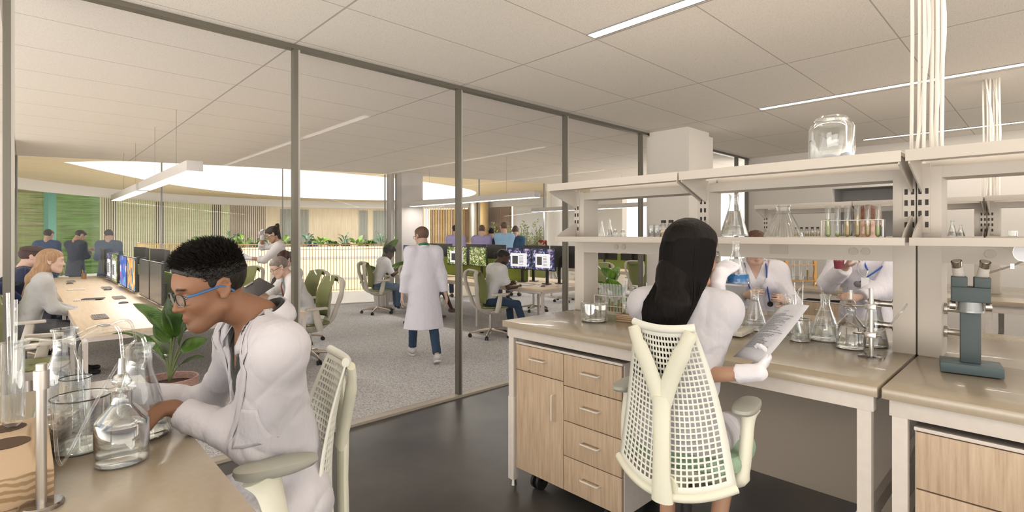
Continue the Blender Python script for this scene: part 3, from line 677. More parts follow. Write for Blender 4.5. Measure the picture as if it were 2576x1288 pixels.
    if U: clothes['under'] = sdf(torso_groups(U, U.get('infl', .004), U.get('sleeve', .6), U.get('hem', 0)), res, U.get('name', 'shirt'), cloth('cloth', U['c']), body)
    if T: clothes['top'] = sdf(torso_groups(T, T.get('infl', .012), T.get('sleeve', 1.93), T.get('hem', 0)), res, T.get('name', 'shirt'), cloth('cloth', T['c']), body)
    Bt = fit.get('bottom')
    if Bt:
        g = [dict(p=[(('e', J['pel'], [.108*s*w, .152*s*w, .12*s], E3), .04)], disp=folds(amp*.5, 20, seed))]
        for q, nm in ((1, 'l'), (-1, 'r')):
            a, b, c = J['hip'+nm], J['kn'+nm], J['an'+nm]; n_ = nrm(c-b); e_ = b+(c-b)*Bt.get('len', .93); lw = Bt.get('w', 1.)
            g.append(dict(p=[(('c', a, b, .089*s*w*lw, .064*s*w*lw), .04), (('c', b, e_+n_*.05, .064*s*w*lw, .052*s*lw), .025)], cut=[('pl', e_, n_, e_+n_*.06, .12)], disp=folds(amp, 26, seed+q), k=.03*s))
        sdf(g, res, Bt.get('name', 'trousers'), cloth('trouser', Bt['c']), body)
    Sh = fit.get('shoe')
    if Sh:
        for q, nm in ((1, 'l'), (-1, 'r')):
            a = J['an'+nm]; d = J['toe'+nm]; u = nrm(np.cross(d, V3(-d[1], d[0], 0)+1e-6)); u = u if u[2] > 0 else -u
            sdf([dict(p=[(('c', a-d*.035*s-u*.03*s, a+d*.05*s-u*.04*s, .042*s, .04*s), .03), (('f', a+d*.03*s-u*.045*s, a+d*.155*s-u*.052*s, .038*s, .033*s, u, .75), .03)], cut=[('pl', a-u*.078*s, -u)])], min(res, .009), 'shoe', mat('shoe_%02d%02d%02d' % tuple(int(c*99) for c in Sh['c']), Sh['c'], rough=.5), body)
            if Sh.get('sole'):
                b = MB(); MM = Matrix(np.c_[d, np.cross(u, d), u].tolist()).to_4x4(); MM.translation = Vector(a-u*.083*s)
                out = [(.04*math.cos(t)-.04 if math.cos(t) < 0 else .155*math.cos(t)*.9+.01, .04*math.sin(t)*(1.05 if math.cos(t) > 0 else .9)) for t in np.linspace(0, 2*PI, 24, False)]
                b.prism([(x*s, y*s) for x, y in out], -.008*s, .012*s, MM); b.build('sole', mat('sole_%s' % (Sh['sole'],), Sh['sole'], rough=.6), body)
    G = fit.get('glove')
    if G:
        for nm in ('l', 'r'):
            if G is not True and nm not in G: continue
            fd = nrm(J['wr'+nm]-J['el'+nm]); a = J['wr'+nm]
            pr = [((x[0], *x[1:3], x[3]+.0022, x[4]+.0022, *x[5:]), k) for x, k in J['hand'+nm]]+[(('c', a-fd*.06*s, a+fd*.02*s, .0335*s, .030*s), .012)]
            sdf([dict(p=pr, cut=[('pl', a-fd*.055*s, -fd)], disp=folds(.0012, 60, 3))], min(res, .006), 'glove', mat('glove_white', (.78, .76, .8), bump=.3, bscale=90, rough=.6), body)
    # --- hair ---
    Hh = fit.get('hair')
    if Hh:
        kind, hc = Hh[0], Hh[1]; vol = Hh[2] if len(Hh) > 2 else 1.; HT = lambda *p: J['head']+HM@(np.array(p)*Hs)
        hm = mat('hair_%02d%02d%02d%s' % (*[int(c*99) for c in hc], kind[0]), hc, bump=.8, bscale=110, bdist=.004, rough=.5, spec=.12 if kind == 'long' else .3, var=.35, vscale=90, stretch=(1, 1, .05) if kind in ('long', 'pony') else (1, 1, .4))
        line = Hh[3] if len(Hh) > 3 else (.035, 1.1)
        f_ = lambda c, r, k=.02: (('e', HT(*c), [q*Hs for q in r], HM), k*Hs)
        n1 = nrm(HM@V3(line[1], 0, -1)); pt = HT(0, 0, -line[0])
        cap = dict(p=[f_((-.016, 0, .04), (.1+.006*vol, .079+.006*vol, .088+.008*vol)), f_((.035, 0, .072), (.045+.004*vol, .058+.004*vol, .03+.006*vol), .03)], cut=[('pl', pt, n1)], disp=folds(.0018*vol*Hs, 120, 1))
        if kind == 'long': cap['disp'] = folds(.0006, 60, 1)
        if kind != 'bald': g = [cap]
        else: g = []
        if kind in ('short', 'crop'): cap['cut'].append(('s', ('e', HT(.0, .09, -.012), [.02*Hs, .03*Hs, .033*Hs], HM), .004)); cap['cut'].append(('s', ('e', HT(.0, -.09, -.012), [.02*Hs, .03*Hs, .033*Hs], HM), .004))
        if kind in ('pony', 'bun'):
            pb = Hh[4] if len(Hh) > 4 else (-.1, 0, .07)
            if kind == 'pony':
                L = Hh[5] if len(Hh) > 5 else .3; b0 = HT(*pb); b1 = HT(pb[0]-.045, 0, pb[2]+.01); b2 = b1+V3(*(-M[:, 0]*.02*s))-V3(0, 0, L*.5); b3 = b2-V3(0, 0, L*.5)+M[:, 0]*.02*s
                g.append(dict(p=[(('c', b0, b1, .02*Hs, .026*Hs), .01), (('f', b1, b2, .028*Hs, .036*Hs, lf, 1.2), .03), (('c', b2, b3, .036*Hs, .01*Hs), .03)], disp=folds(.003, 60, 2), k=.01))
            else: g.append(dict(p=[(('e', HT(*pb), [.038*Hs, .042*Hs, .04*Hs], HM), .01), (('e', HT(pb[0]-.01, .02, pb[2]+.015), [.025*Hs]*3, HM), .01)], disp=folds(.004, 90, 2), k=.01))
        if kind == 'long':
            L = Hh[4] if len(Hh) > 4 else .35; back = J['neck']-fw*.075*s-up*.05*s; sw = fit.get('sweep', 0); tip = back-up*(L-.1)*s-fw*.03*s+lf*sw*s; back = back+lf*sw*.35*s; wd = Hh[5] if len(Hh) > 5 else 1.
            g.append(dict(p=[(('f', HT(-.035, 0, .03), HT(-.06, 0, -.09), .088*Hs*wd, .082*Hs*wd, HM[:, 1], 1.0), .03), (('f', HT(-.06, 0, -.07), back, .07*Hs*wd, .06*Hs*wd, lf, 1.35), .04), (('f', back, tip, .046*s*wd, .010*s*wd, lf, 1.6), .04)],
                          cut=[('s', ('e', HT(.07, 0, -.06), [.085*Hs, .064*Hs, .13*Hs], HM), .01), ('s', ('c', J['neck']+fw*.02, J['neck']-up*.3*s+fw*.02, .06*s, .10*s), .01)], disp=folds(.0012, 30, 2), k=.01))
        if kind == 'locs':
            for i in range(46):
                a = rng.uniform(0, 2*PI); e2 = rng.uniform(-.1, 1.3); d = V3(math.cos(a)*math.cos(e2), math.sin(a)*math.cos(e2), math.sin(e2))
                if d[0] > .55 and d[2] < .5: continue
                p0 = HT(*(V3(-.014, 0, .036)+d*V3(.1, .08, .09))); p1 = p0+HM@(d*.035)*Hs; p2 = p1+HM@(d*V3(.6, .6, 0)*.02)*Hs-V3(0, 0, .05*Hs)
                g.append(dict(p=[(('c', p0, p1, .010*Hs, .010*Hs), .004), (('c', p1, p2, .010*Hs, .007*Hs), .004)], k=.004))
        if g:
            if not hi:
                for gg in g: gg['p'] = [((a[0], *a[1:3], mr(a[3]), mr(a[4]), *a[5:]) if a[0] in 'cf' else a, k) for a, k in gg['p']]
            clothes['hair'] = sdf(g, min(res, .01), 'hair', hm, body)
    return body, J, clothes
def world_pt(body, p): return body.matrix_basis @ Vector(p)
# ---------- seating ----------
M_sayl = mat('chair_shell', (.80, .80, .72), rough=.5); M_sayl2 = mat('chair_frame_ivory', (.74, .73, .60), rough=.55, bump=.12, bscale=300, bdist=.0006)
M_pad = mat('arm_pad_grey', (.36, .36, .31), rough=.6, bump=.1, bscale=300, bdist=.0005)
def lattice_chair(name, label, loc, rz, seat, cushion, ringfoot=False, cols=22, rows=28, ah=.17):
    t = thing(name, label, 'chair', loc, rz)
    def P(u, v):
        w = .222-.11*max(v, 0)**.85+.012*math.sin(v*PI); z = seat-.065+.535*v+.05*(u*u-1)*(1-v)+.012*u*u*v
        x = -.235-.055*v+.045*math.sin(v*2.6)+.10*u*u*(1-.75*v)
        return Vector((x, u*w, z))
    b = MB(); g = {}
    for i in range(cols+1):
        for j in range(rows+1):
            u = -1+2*i/cols; v = j/rows; v2 = v; g[i, j] = b.bm.verts.new(P(u, v2))
    for i in range(cols):
        for j in range(rows):
            q = [g[i, j], g[i+1, j], g[i+1, j+1], g[i, j+1]]; c = sum((v.co for v in q), Vector())/4
            if i in (0, cols-1) or j in (0, rows-1): b.bm.faces.new(q); continue
            f = .72-.10*abs(j/rows-.3); inn = [b.bm.verts.new(c+(v.co-c)*f) for v in q]
            for k in range(4): b.bm.faces.new((q[k], q[(k+1) % 4], inn[(k+1) % 4], inn[k]))
    o = b.build('back_lattice', M_sayl, t); mod(o, 'SOLIDIFY', thickness=.005, offset=0)
    b = MB(); off = Vector((-.034, 0, 0))
    b.tube([P(0, -.03)+off*.4+Vector((0, 0, -.01)), P(0, .12)+off, P(0, .35)+off*1.2, P(0, .6)+off*1.1], [.04, .032, .03, .034], 14, flat=.55, up=(1, 0, 0))
    for s in (1, -1): b.tube(spline([P(0, .52)+off, P(s*.25, .72)+off*1.05, P(s*.68, .9)+off*.9, P(s*.92, .985)+off*.5], 5), [.03]*10+[.024]*6, 12, flat=.55, up=(1, 0, 0))
    b.build('back_spine', M_sayl2, t)
    b = MB(); b.tube([P(u, 1.0)+Vector((0, 0, .004)) for u in np.linspace(-1, 1, 15)], .012, 10, flat=1.2, up=(0, 0, 1)); b.build('top_rail', M_sayl, t)
    b = MB(); b.tube([P(u, 0)+Vector((0, 0, -.012)) for u in np.linspace(-1, 1, 21)], .017, 10); b.build('bottom_rail', M_sayl2, t)
    # cushion
    b = MB(); out = [(.215*math.copysign(abs(math.cos(a))**.6, math.cos(a))+.025, .235*math.copysign(abs(math.sin(a))**.6, math.sin(a))) for a in np.linspace(0, 2*PI, 40, False)]
    rr = [(.90, -.045), (.985, -.035), (1, -.018), (.985, 0), (.93, .012), (.6, .014), (.01, .006)]
    rings = [[b.bm.verts.new((x*k, y*k, seat+z)) for x, y in out] for k, z in rr]; b.bm.faces.new(list(reversed(rings[0])))
    for p, q in zip(rings, rings[1:]): b.bridge(p, q)
    b.build('seat', cushion, t)
    b = MB(); b.prism([(x*.8, y*.8) for x, y in out], seat-.085, seat-.046); b.tube([(-.235, 0, seat-.10), (-.12, 0, seat-.09), (.08, 0, seat-.08)], [.05, .06, .06], 12); b.build('seat_pan', M_sayl2, t)
    for s in (1, -1):
        b = MB(); pts = spline([(-.06, s*.17, seat-.085), (-.06, s*.22, seat-.06), (-.045, s*.232, seat+ah*.3), (-.02, s*.232, seat+ah*.78), (-.0, s*.232, seat+ah)], 5)
        b.tube(pts, [.022+.016*(max(0, i-12)/8)**2+.008*(i < 6) for i in range(len(pts))], 14, flat=1.35, up=(1, 0, 0)); a = b.build('arm_post', M_sayl2, t)
        b = MB(); pd = [(.105*math.copysign(abs(math.cos(q))**.8, math.cos(q))-.035, s*.232+.042*math.copysign(abs(math.sin(q))**.8, math.sin(q))) for q in np.linspace(0, 2*PI, 32, False)]
        rings = [[b.bm.verts.new((x*k, (y-s*.232)*k+s*.232, seat+ah+z)) for x, y in pd] for k, z in ((.7, -.005), (.93, .004), (1, .014), (.97, .024), (.85, .028))]
        b.bm.faces.new(list(reversed(rings[0]))); b.bm.faces.new(rings[-1])
        for p, q in zip(rings, rings[1:]): b.bridge(p, q)
        b.build('arm_pad', M_pad, t)
    b = MB(); b.cyl(0, 0, .1, seat-.08, .022); b.build('gas_column', M_black, t)
    if ringfoot:
        b = MB(); b.tube([(.24*math.cos(a), .24*math.sin(a), .27) for a in np.linspace(0, 2*PI, 40, False)], .012, 10, closed=True)
        for a in (0, 2.09, 4.19): b.tube([(0.02*math.cos(a), .02*math.sin(a), .27), (.24*math.cos(a), .24*math.sin(a), .27)], .007)
        b.build('foot_ring', mat('brass_metal', (.62, .52, .36), metal=1, rough=.25), t)
    star_base(t, .30, M_sayl2); return t
def star_base(t, r, m):
    b = MB(); b.cyl(0, 0, .055, .13, .034, .028)
    for k in range(5):
        a = k*2*PI/5+.3; c, s_ = math.cos(a), math.sin(a); b.tube([(.02*c, .02*s_, .11), (r*.6*c, r*.6*s_, .095), (r*c, r*s_, .07)], [.026, .02, .013], 8)
    b.build('base', m, t)
    for k in range(5):
        a = k*2*PI/5+.3; c, s_ = math.cos(a)*r, math.sin(a)*r; b = MB()
        for o_ in (-.016, .016): b.tube([(c+o_*math.sin(a)-.008*math.sin(a), s_-o_*math.cos(a)+.008*math.cos(a), .03), (c+o_*math.sin(a)+.008*math.sin(a), s_-o_*math.cos(a)-.008*math.cos(a), .03)], .03, 14)
        b.tube([(c, s_, .035), (c, s_, .075)], .008); b.build('caster', M_black, t)
M_olive = mat('olive_mesh', (.20, .22, .065), rough=.6, bump=.5, bscale=350, bdist=.0015, spec=.5, coat=.3)
M_ivory = mat('chair_ivory', (.66, .61, .52), rough=.5)
def task_chair(name, label, loc, rz, group=None, sh=.49):
    t = thing(name, label, 'chair', loc, rz, group)
    # back: mesh in a bent frame with winged lower spine
    def P(u, v): return Vector((-.20-.10*v+.05*math.sin(v*3)+.045*u*u, u*(.15+.055*math.sin(v*2.6)), sh+.05+.52*v-.02*u*u*v))
    b = MB(); g = [[b.bm.verts.new(P(-1+i/5, j/9)) for j in range(10)] for i in range(11)]
    for i in range(10):
        for j in range(9): b.bm.faces.new((g[i][j], g[i+1][j], g[i+1][j+1], g[i][j+1]))
    top = [b.bm.verts.new(P(-1+i/5, 1)+Vector((-.045, 0, -.02))) for i in range(11)]; t2 = [b.bm.verts.new(P(-1+i/5, 1)+Vector((-.05, 0, -.075))) for i in range(11)]
    for i in range(10): b.bm.faces.new((g[i][9], g[i+1][9], top[i+1], top[i])); b.bm.faces.new((top[i], top[i+1], t2[i+1], t2[i]))
    o = b.build('back_mesh', M_olive, t, ang=80); mod(o, 'SOLIDIFY', thickness=.008)
    b = MB()
    for s in (1, -1): b.tube(spline([(-.12, s*.06, sh-.06), (-.24, s*.08, sh+.0), (-.29, s*.13, sh+.16), (-.33, s*.19, sh+.34), (-.345, s*.19, sh+.49), (-.31, s*.17, sh+.545)], 5), [.022, .024, .024, .022, .02, .02]*4+[.018, .016], 10, flat=1.5, up=(1, 0, 0))
    b.tube(spline([(-.31, -.17, sh+.545), (-.335, -.08, sh+.56), (-.335, .08, sh+.56), (-.31, .17, sh+.545)], 4), .015, 8)
    b.build('back_frame', M_ivory, t)
    b = MB(); out = [(.235*math.copysign(abs(math.cos(a))**.6, math.cos(a))+.02, .235*math.copysign(abs(math.sin(a))**.6, math.sin(a))) for a in np.linspace(0, 2*PI, 28, False)]
    rings = [[b.bm.verts.new((x*k, y*k, sh+z-.03*(x > .15)*(x-.15)/.1)) for x, y in out] for k, z in ((.9, -.03), (1, -.015), (.98, 0), (.8, .0), (.4, -.006), (.02, -.008))]
    b.bm.faces.new(list(reversed(rings[0])))
    for p, q in zip(rings, rings[1:]): b.bridge(p, q)
    b.build('seat', M_olive, t)
    b = MB(); rings = [[b.bm.verts.new((x*k, y*k, sh+z)) for x, y in out] for k, z in ((.35, -.13), (.6, -.11), (.93, -.045), (1.0, -.03), (.95, -.026))]; b.bm.faces.new(list(reversed(rings[0]))); b.bm.faces.new(rings[-1])
    for p, q in zip(rings, rings[1:]): b.bridge(p, q)
    b.build('seat_shell', M_ivory, t)
    for s in (1, -1):
        b = MB(); b.tube([(-.05, s*.12, sh-.09), (-.03, s*.27, sh-.07), (-.0, s*.275, sh+.02), (.03, s*.275, sh+.175)], [.02, .024, .028, .024], 8, flat=1.6, up=(1, 0, 0)); b.build('arm_post', M_ivory, t)
        b = MB(); b.box(-.11, .15, s*.275-.04, s*.275+.04, sh+.175, sh+.205, bev=.012); b.build('arm_pad', M_ivory, t)
    b = MB(); b.cyl(0, 0, .1, sh-.1, .025); b.build('gas_column', M_steel, t); star_base(t, .32, mat('polished_beige', (.55, .48, .40), metal=.6, rough=.3)); return t

# ---------- desks and their things ----------
def bench_desk(name, label, x0, x1, y0, y1, group, side='both'):
    t = thing(name, label, 'desk', ((x0+x1)/2, y0, 0), 0, group); w = (x1-x0)/2; L = y1-y0; n = max(2, round(L/1.7))
    for s in (-1, 1):
        if side == 'left' and s > 0: continue
        b = MB(); b.box(min(s*.02, s*w), max(s*.02, s*w), 0, L, .725, .76, bev=.003); b.build('tabletop', M_desk, t)
        b = MB(); b.box(s*w-.03 if s > 0 else -w, s*w if s > 0 else -w+.03, .02, L-.02, .69, .725); b.build('apron', M_cream, t)
    b = MB(); b.box(-w, w, .0, .03, .69, .725); b.build('apron', M_cream, t)
    for j in range(n+1):
        y = .02+(L-.06)*j/n
        for s in (-1, 1):
            b = MB(); b.box(s*(w-.02)-.018, s*(w-.02)+.018, y-.018, y+.018, .004, .71); b.build('leg', M_cream, t)
    b = MB(); b.box(-.012, .012, 1.1, L, .62, 1.13, bev=.004); b.build('privacy_screen', mat('green_felt', (.20, .26, .045), rough=.95, bump=.3, bscale=300), t)
    return t
def screen_material(kind):
    nm = 'screen_'+kind
    if nm in MATS: return MATS[nm]
    m = bpy.data.materials.new(nm); m.use_nodes = True; N, L = nodes(m); p = N['Principled BSDF']; pset(p, rough=.3)
    tc = N.new('ShaderNodeTexCoord'); v = N.new('ShaderNodeTexVoronoi'); v.inputs['Scale'].default_value = {'blue': 12, 'garden': 60, 'city': 40, 'sunset': 7}[kind]; v.distance = 'CHEBYCHEV'
    L.new(tc.outputs['Object'], v.inputs[0]); rp = N.new('ShaderNodeValToRGB'); rp.color_ramp.interpolation = 'CONSTANT' if kind == 'blue' else 'LINEAR'
    cols = {'blue': [(.2, (.01, .09, .42)), (.58, (.02, .18, .6)), (.66, (.5, .1, .3)), (.72, (.05, .4, .6)), (.8, (.6, .65, .7))],
            'garden': [(.30, (.01, .03, .01)), (.44, (.04, .10, .02)), (.52, (.12, .20, .04)), (.60, (.45, .40, .10)), (.70, (.75, .8, .75))],
            'city': [(.30, (.01, .01, .03)), (.46, (.02, .03, .09)), (.54, (.05, .10, .22)), (.62, (.25, .12, .20)), (.72, (.5, .6, .8))],
            'sunset': [(.3, (.02, .12, .25)), (.44, (.05, .25, .4)), (.5, (.6, .25, .05)), (.6, (.8, .45, .1)), (.72, (.6, .7, .8))]}[kind]
    e = rp.color_ramp.elements; e[0].position = cols[0][0]; e[0].color = (*cols[0][1], 1); e[1].position = cols[-1][0]; e[1].color = (*cols[-1][1], 1)
    for q, c in cols[1:-1]: x = e.new(q); x.color = (*c, 1)
    nz = N.new('ShaderNodeTexNoise'); nz.inputs['Scale'].default_value = 9; L.new(tc.outputs['Object'], nz.inputs[0])
    mx = N.new('ShaderNodeMix'); mx.data_type = 'RGBA'; mx.inputs[0].default_value = .5 if kind != 'blue' else 0; L.new(v.outputs['Color'], mx.inputs[6]); L.new(nz.outputs[0], mx.inputs[7]); L.new(mx.outputs[2], rp.inputs[0])
    L.new(rp.outputs[0], p.inputs['Base Color']); L.new(rp.outputs[0], p.inputs['Emission Color']); p.inputs['Emission Strength'].default_value = .7
    MATS[nm] = m; return m
M_win = mat('window_page', (.75, .76, .78), emis=.7); M_ink = mat('page_ink', (.12, .13, .15)); M_off = mat('dark_screen', (.07, .065, .065), rough=.25, var=.2, vscale=150)
def monitor(name, label, loc, rz, w=.58, hgt=.34, kind=None, group=None, tall=.16, win=True):
    """faces local +x; loc on the desk"""
    t = thing(name, label, 'monitor', loc, rz, group)
    b = MB(); b.box(-.028, 0, -w/2, w/2, tall-.02, tall+hgt, bev=.003); b.build('casing', M_black, t)
    s = MB().box(.0005, .002, -w/2+.012, w/2-.012, tall-.006, tall+hgt-.012).build('screen', screen_material(kind) if kind else M_off, t, smooth=False)
    if kind and win and kind != 'sunset' and kind != 'blue':
        f = MB().box(.0022, .003, -w*.34, w*.30, tall+hgt*.08, tall+hgt*.74); f.build('open_window', M_win, s, smooth=False)
        f = MB().box(.0034, .0038, -w*.27, -w*.05, tall+hgt*.2, tall+hgt*.6)
        for k in range(7): f.box(.0034, .0038, .0, w*.16, tall+hgt*(.18+.07*k), tall+hgt*(.2+.07*k))
        f.build('window_text', M_ink, s, smooth=False)
    b = MB(); b.box(-.075, -.02, -.03, .03, tall+.02, tall+hgt*.55, bev=.006); b.box(-.11, -.075, -.022, .022, .01, tall+hgt*.45, bev=.006); b.box(-.13, -.03, -.07, .07, 0, .014, bev=.004); b.build('stand', M_black, t)
    return t
def keyboard(name, label, loc, rz, m, group=None):
    t = thing(name, label, 'keyboard', loc, rz, group); b = MB(); b.box(-.06, .06, -.15, .15, .004, .014, bev=.002); b.build('body', m, t)
    b = MB()
    for i in range(6):
        for j in range(14): b.box(-.055+i*.0185, -.039+i*.0185, -.146+j*.021, -.128+j*.021, .0138, .0175)
    b.build('keys', mat('key_grey', (.22, .20, .18), rough=.6), t, smooth=False); return t
def mouse(name, label, loc, rz=0, group=None):
    b = MB(); b.sphere((0, 0, 0), .05, 3, (1, .55, .42))
    for v in b.bm.verts: v.co.z = max(v.co.z, -.004)+.004
    return tag(b.build(name, mat('mouse_grey', (.12, .11, .10), rough=.4), loc=loc), label, 'mouse', group)

# ---------- labware ----------
def erlen(name, label, loc, h, r, nr=None, liq=None, lf=.3, group=None, cat='flask', par=None, n=40):
    nr = nr or r*.33; t = thing(name, label, cat, loc, 0, group); w = max(.0016, h*.008)
    prof = [(r*.93, 0), (r, h*.025), (r, h*.06), (nr*1.08, h*.72), (nr, h*.78), (nr, h*.95), (nr*1.22, h*.985), (nr*1.22, h)]
    b = MB(); b.lathe(prof+[(nr*1.05, h), (nr-w, h*.94), (nr-w, h*.78), (r-w*2, h*.065), (r*.9, w*1.5), (1e-5, w*1.5)], n, cap=False); b.bm.faces.new([v for v in list(b.bm.verts)[:n]][::-1]); b.build('glass_body', M_lab, t)
    if liq:
        lw = w*1.6; zt = h*lf; rt = r+(nr*1.08-r)*(zt-h*.06)/(h*.66) if zt > h*.06 else r
        b = MB(); b.lathe([(r*.9-lw, w*2), (r-lw*1.3, h*.035), (r-lw*1.3, h*.062), (rt-lw*1.3, zt)], n); b.build('liquid', liq, t)
    return t
def beaker(name, label, loc, h, r, liq=None, lf=.5, rim=True, cat='beaker', group=None, n=40):
    t = thing(name, label, cat, loc, 0, group); w = .002
    b = MB(); b.lathe([(r*.9, 0), (r, h*.05), (r, h*.97), (r*1.06, h), (r*1.03, h), (r-w, h*.96), (r-w, h*.07), (r*.88, w*1.5), (1e-5, w*1.5)], n, cap=False); b.bm.faces.new([v for v in list(b.bm.verts)[:n]][::-1]); b.build('glass_body', M_lab, t)
    if rim: MB().tube([(r*1.055*math.cos(a), r*1.055*math.sin(a), h) for a in np.linspace(0, 2*PI, n, False)], .0016, 6, closed=True).build('rim', mat('glass_rim', (.05, .06, .06), rough=.1), t)
    if liq: MB().lathe([(r*.86, w*2), (r-w*2, h*.08), (r-w*2, h*lf)], n).build('liquid', liq, t)
    return t
def bottle(name, label, loc, prof, liq=None, lf=.4, cap=None, lab=None, group=None, cat='bottle', n=32, gl=None):
    t = thing(name, label, cat, loc, 0, group); h = prof[-1][1]; w = .0018
    b = MB(); b.lathe(prof+[(max(r-w, .001), z) for r, z in reversed(prof[1:])]+[(prof[0][0]*.9, w*1.5), (1e-5, w*1.5)], n, cap=False); b.bm.faces.new([v for v in list(b.bm.verts)[:n]][::-1]); b.build('glass_body', gl or M_lab, t)
    if liq:
        zt = h*lf; pr = [(max(r-w*1.8, .001), max(z, w*2)) for r, z in prof if z < zt]
        r1 = next((a[0]+(b_[0]-a[0])*(zt-a[1])/(b_[1]-a[1]) for a, b_ in zip(prof, prof[1:]) if a[1] <= zt < b_[1]), prof[0][0]); pr.append((r1-w*1.8, zt))
        MB().lathe(pr, n).build('liquid', liq, t)
    if cap:
        r = prof[-1][0]*1.18; MB().lathe([(r, h*.93), (r, h*1.09), (r*.93, h*1.11)], 24).build('cap', cap, t)
    if lab: lab(t)
    return t
def test_tube(b, x, y, z0, h, r, n=16): b.lathe([(r*.3, z0), (r*.8, z0+r*.4), (r, z0+r), (r, z0+h*.98), (r*1.15, z0+h), (r*1.02, z0+h), (r-.0012, z0+h*.97), (r-.0012, z0+r)], n, (x, y), cap=False)

# ---------- plants ----------
def leaf_mesh(b, base, tip, wid, droop, roll=0, seg=10, wave=.05, half=4):
    base, tip = Vector(base), Vector(tip); L = (tip-base).length; d = (tip-base).normalized(); sd = d.cross(Vector((0, 0, 1)))
    if sd.length < .05: sd = Vector((1, 0, 0))
    sd.normalize(); sd = Matrix.Rotation(roll, 3, d) @ sd; up = sd.cross(d); rows = []
    for i in range(seg+1):
        t = i/seg; c = base+d*L*t+Vector((0, 0, 1))*droop*L*(math.sin(t*PI*.9)*.5-t*t*.6); w = wid*math.sin(PI*min(1, t**.75*.98+.01))**.8*(1 if t < .98 else .3)
        rows.append([b.bm.verts.new(c+sd*w*(k/half)+up*(abs(k/half)**1.3*.28*w+wave*w*math.sin(t*16+k))) for k in range(-half, half+1)])
    for r0, r1 in zip(rows, rows[1:]):
        for k in range(2*half): b.bm.faces.new((r0[k], r0[k+1], r1[k+1], r1[k]))
def leaf_material(name, c1, c2, rib=60):
    if name in MATS: return MATS[name]
    m = bpy.data.materials.new(name); m.use_nodes = True; N, L = nodes(m); p = N['Principled BSDF']; pset(p, rough=.35, spec=.5, coat=.2)
    tc = N.new('ShaderNodeTexCoord'); nz = N.new('ShaderNodeTexNoise'); nz.inputs['Scale'].default_value = 7; nz.inputs['Detail'].default_value = 3; L.new(tc.outputs['Object'], nz.inputs[0])
    wv = N.new('ShaderNodeTexWave'); wv.inputs['Scale'].default_value = rib; wv.inputs['Distortion'].default_value = 3; wv.bands_direction = 'DIAGONAL'; L.new(tc.outputs['Object'], wv.inputs[0])
    ml = N.new('ShaderNodeMath'); ml.operation = 'MULTIPLY_ADD'; ml.inputs[1].default_value = .25; L.new(wv.outputs['Fac'], ml.inputs[0]); L.new(nz.outputs[0], ml.inputs[2])
    rp = N.new('ShaderNodeValToRGB'); rp.color_ramp.elements[0].position = .4; rp.color_ramp.elements[1].position = .85; rp.color_ramp.elements[0].color = (*c1, 1); rp.color_ramp.elements[1].color = (*c2, 1)
    L.new(ml.outputs[0], rp.inputs[0]); L.new(rp.outputs[0], p.inputs['Base Color']); MATS[name] = m; return m
M_leaf = leaf_material('broad_leaf', (.02, .065, .006), (.10, .20, .02)); M_leaf2 = leaf_material('bright_leaf', (.10, .20, .02), (.30, .46, .07), 30); M_fern = leaf_material('fern_leaf', (.03, .12, .06), (.16, .32, .18), 30)
M_stem = mat('plant_stem', (.13, .16, .05), rough=.5)
def broad_plant(name, label, loc, leaves, pot=None, lm=None, group=None, cat='plant', stem0=(0, 0, .3), sr=.008):
    """leaves: (base xyz, tip xyz, half width, droop, roll) relative to loc"""
    t = thing(name, label, cat, loc, 0, group)
    for base, tip, wd, dr, ro in leaves:
        b = MB(); leaf_mesh(b, base, tip, wd, dr, ro, seg=14); lo = b.build('leaf', lm or M_leaf, t, ang=180); mod(lo, 'SOLIDIFY', thickness=.002)
        st = MB(); st.tube(arc(stem0, (base[0]*.5+stem0[0]*.5, base[1]*.5+stem0[1]*.5, base[2]*.8+stem0[2]*.2), base, 6), sr, 6); st.build('stem', M_stem, t)
    if pot:
        r, h, m = pot; b = MB(); b.lathe([(r*.75, 0), (r*.85, h*.3), (r, h*.9), (r*1.02, h), (r*.94, h), (r*.9, h*.88), (1e-4, h*.88)], 36, cap=False); b.build('pot', m, t)
        MB().lathe([(r*.9, h*.86), (r*.9, h*.9), (.001, h*.92)], 24).build('soil', mat('soil', (.06, .03, .02), rough=1, bump=.8, bscale=40), t)
    return t
def foliage(name, label, loc, n, rad, hgt, ll, lw, m, group=None, cat='plant', seed=0):
    t = thing(name, label, cat, loc, 0, group); rg = random.Random(seed); b = MB(); s_ = MB()
    for i in range(n):
        a = rg.uniform(0, 2*PI); rr = rad*math.sqrt(rg.random()); h = hgt*rg.uniform(.25, 1)*(1-.4*rr/rad); p = Vector((rr*.6*math.cos(a), rr*.6*math.sin(a), h)); d = Vector((math.cos(a), math.sin(a), rg.uniform(.2, 1.3))).normalized()*ll*rg.uniform(.6, 1.2)
        leaf_mesh(b, p, p+d, lw*rg.uniform(.6, 1.1), rg.uniform(.1, .5), rg.uniform(-.8, .8), seg=4, half=1)
        if i % 3 == 0: s_.tube([(0, 0, 0), p], .006, 4)
    b.build('foliage', m, t, ang=180); s_.build('stem', M_stem, t); return t
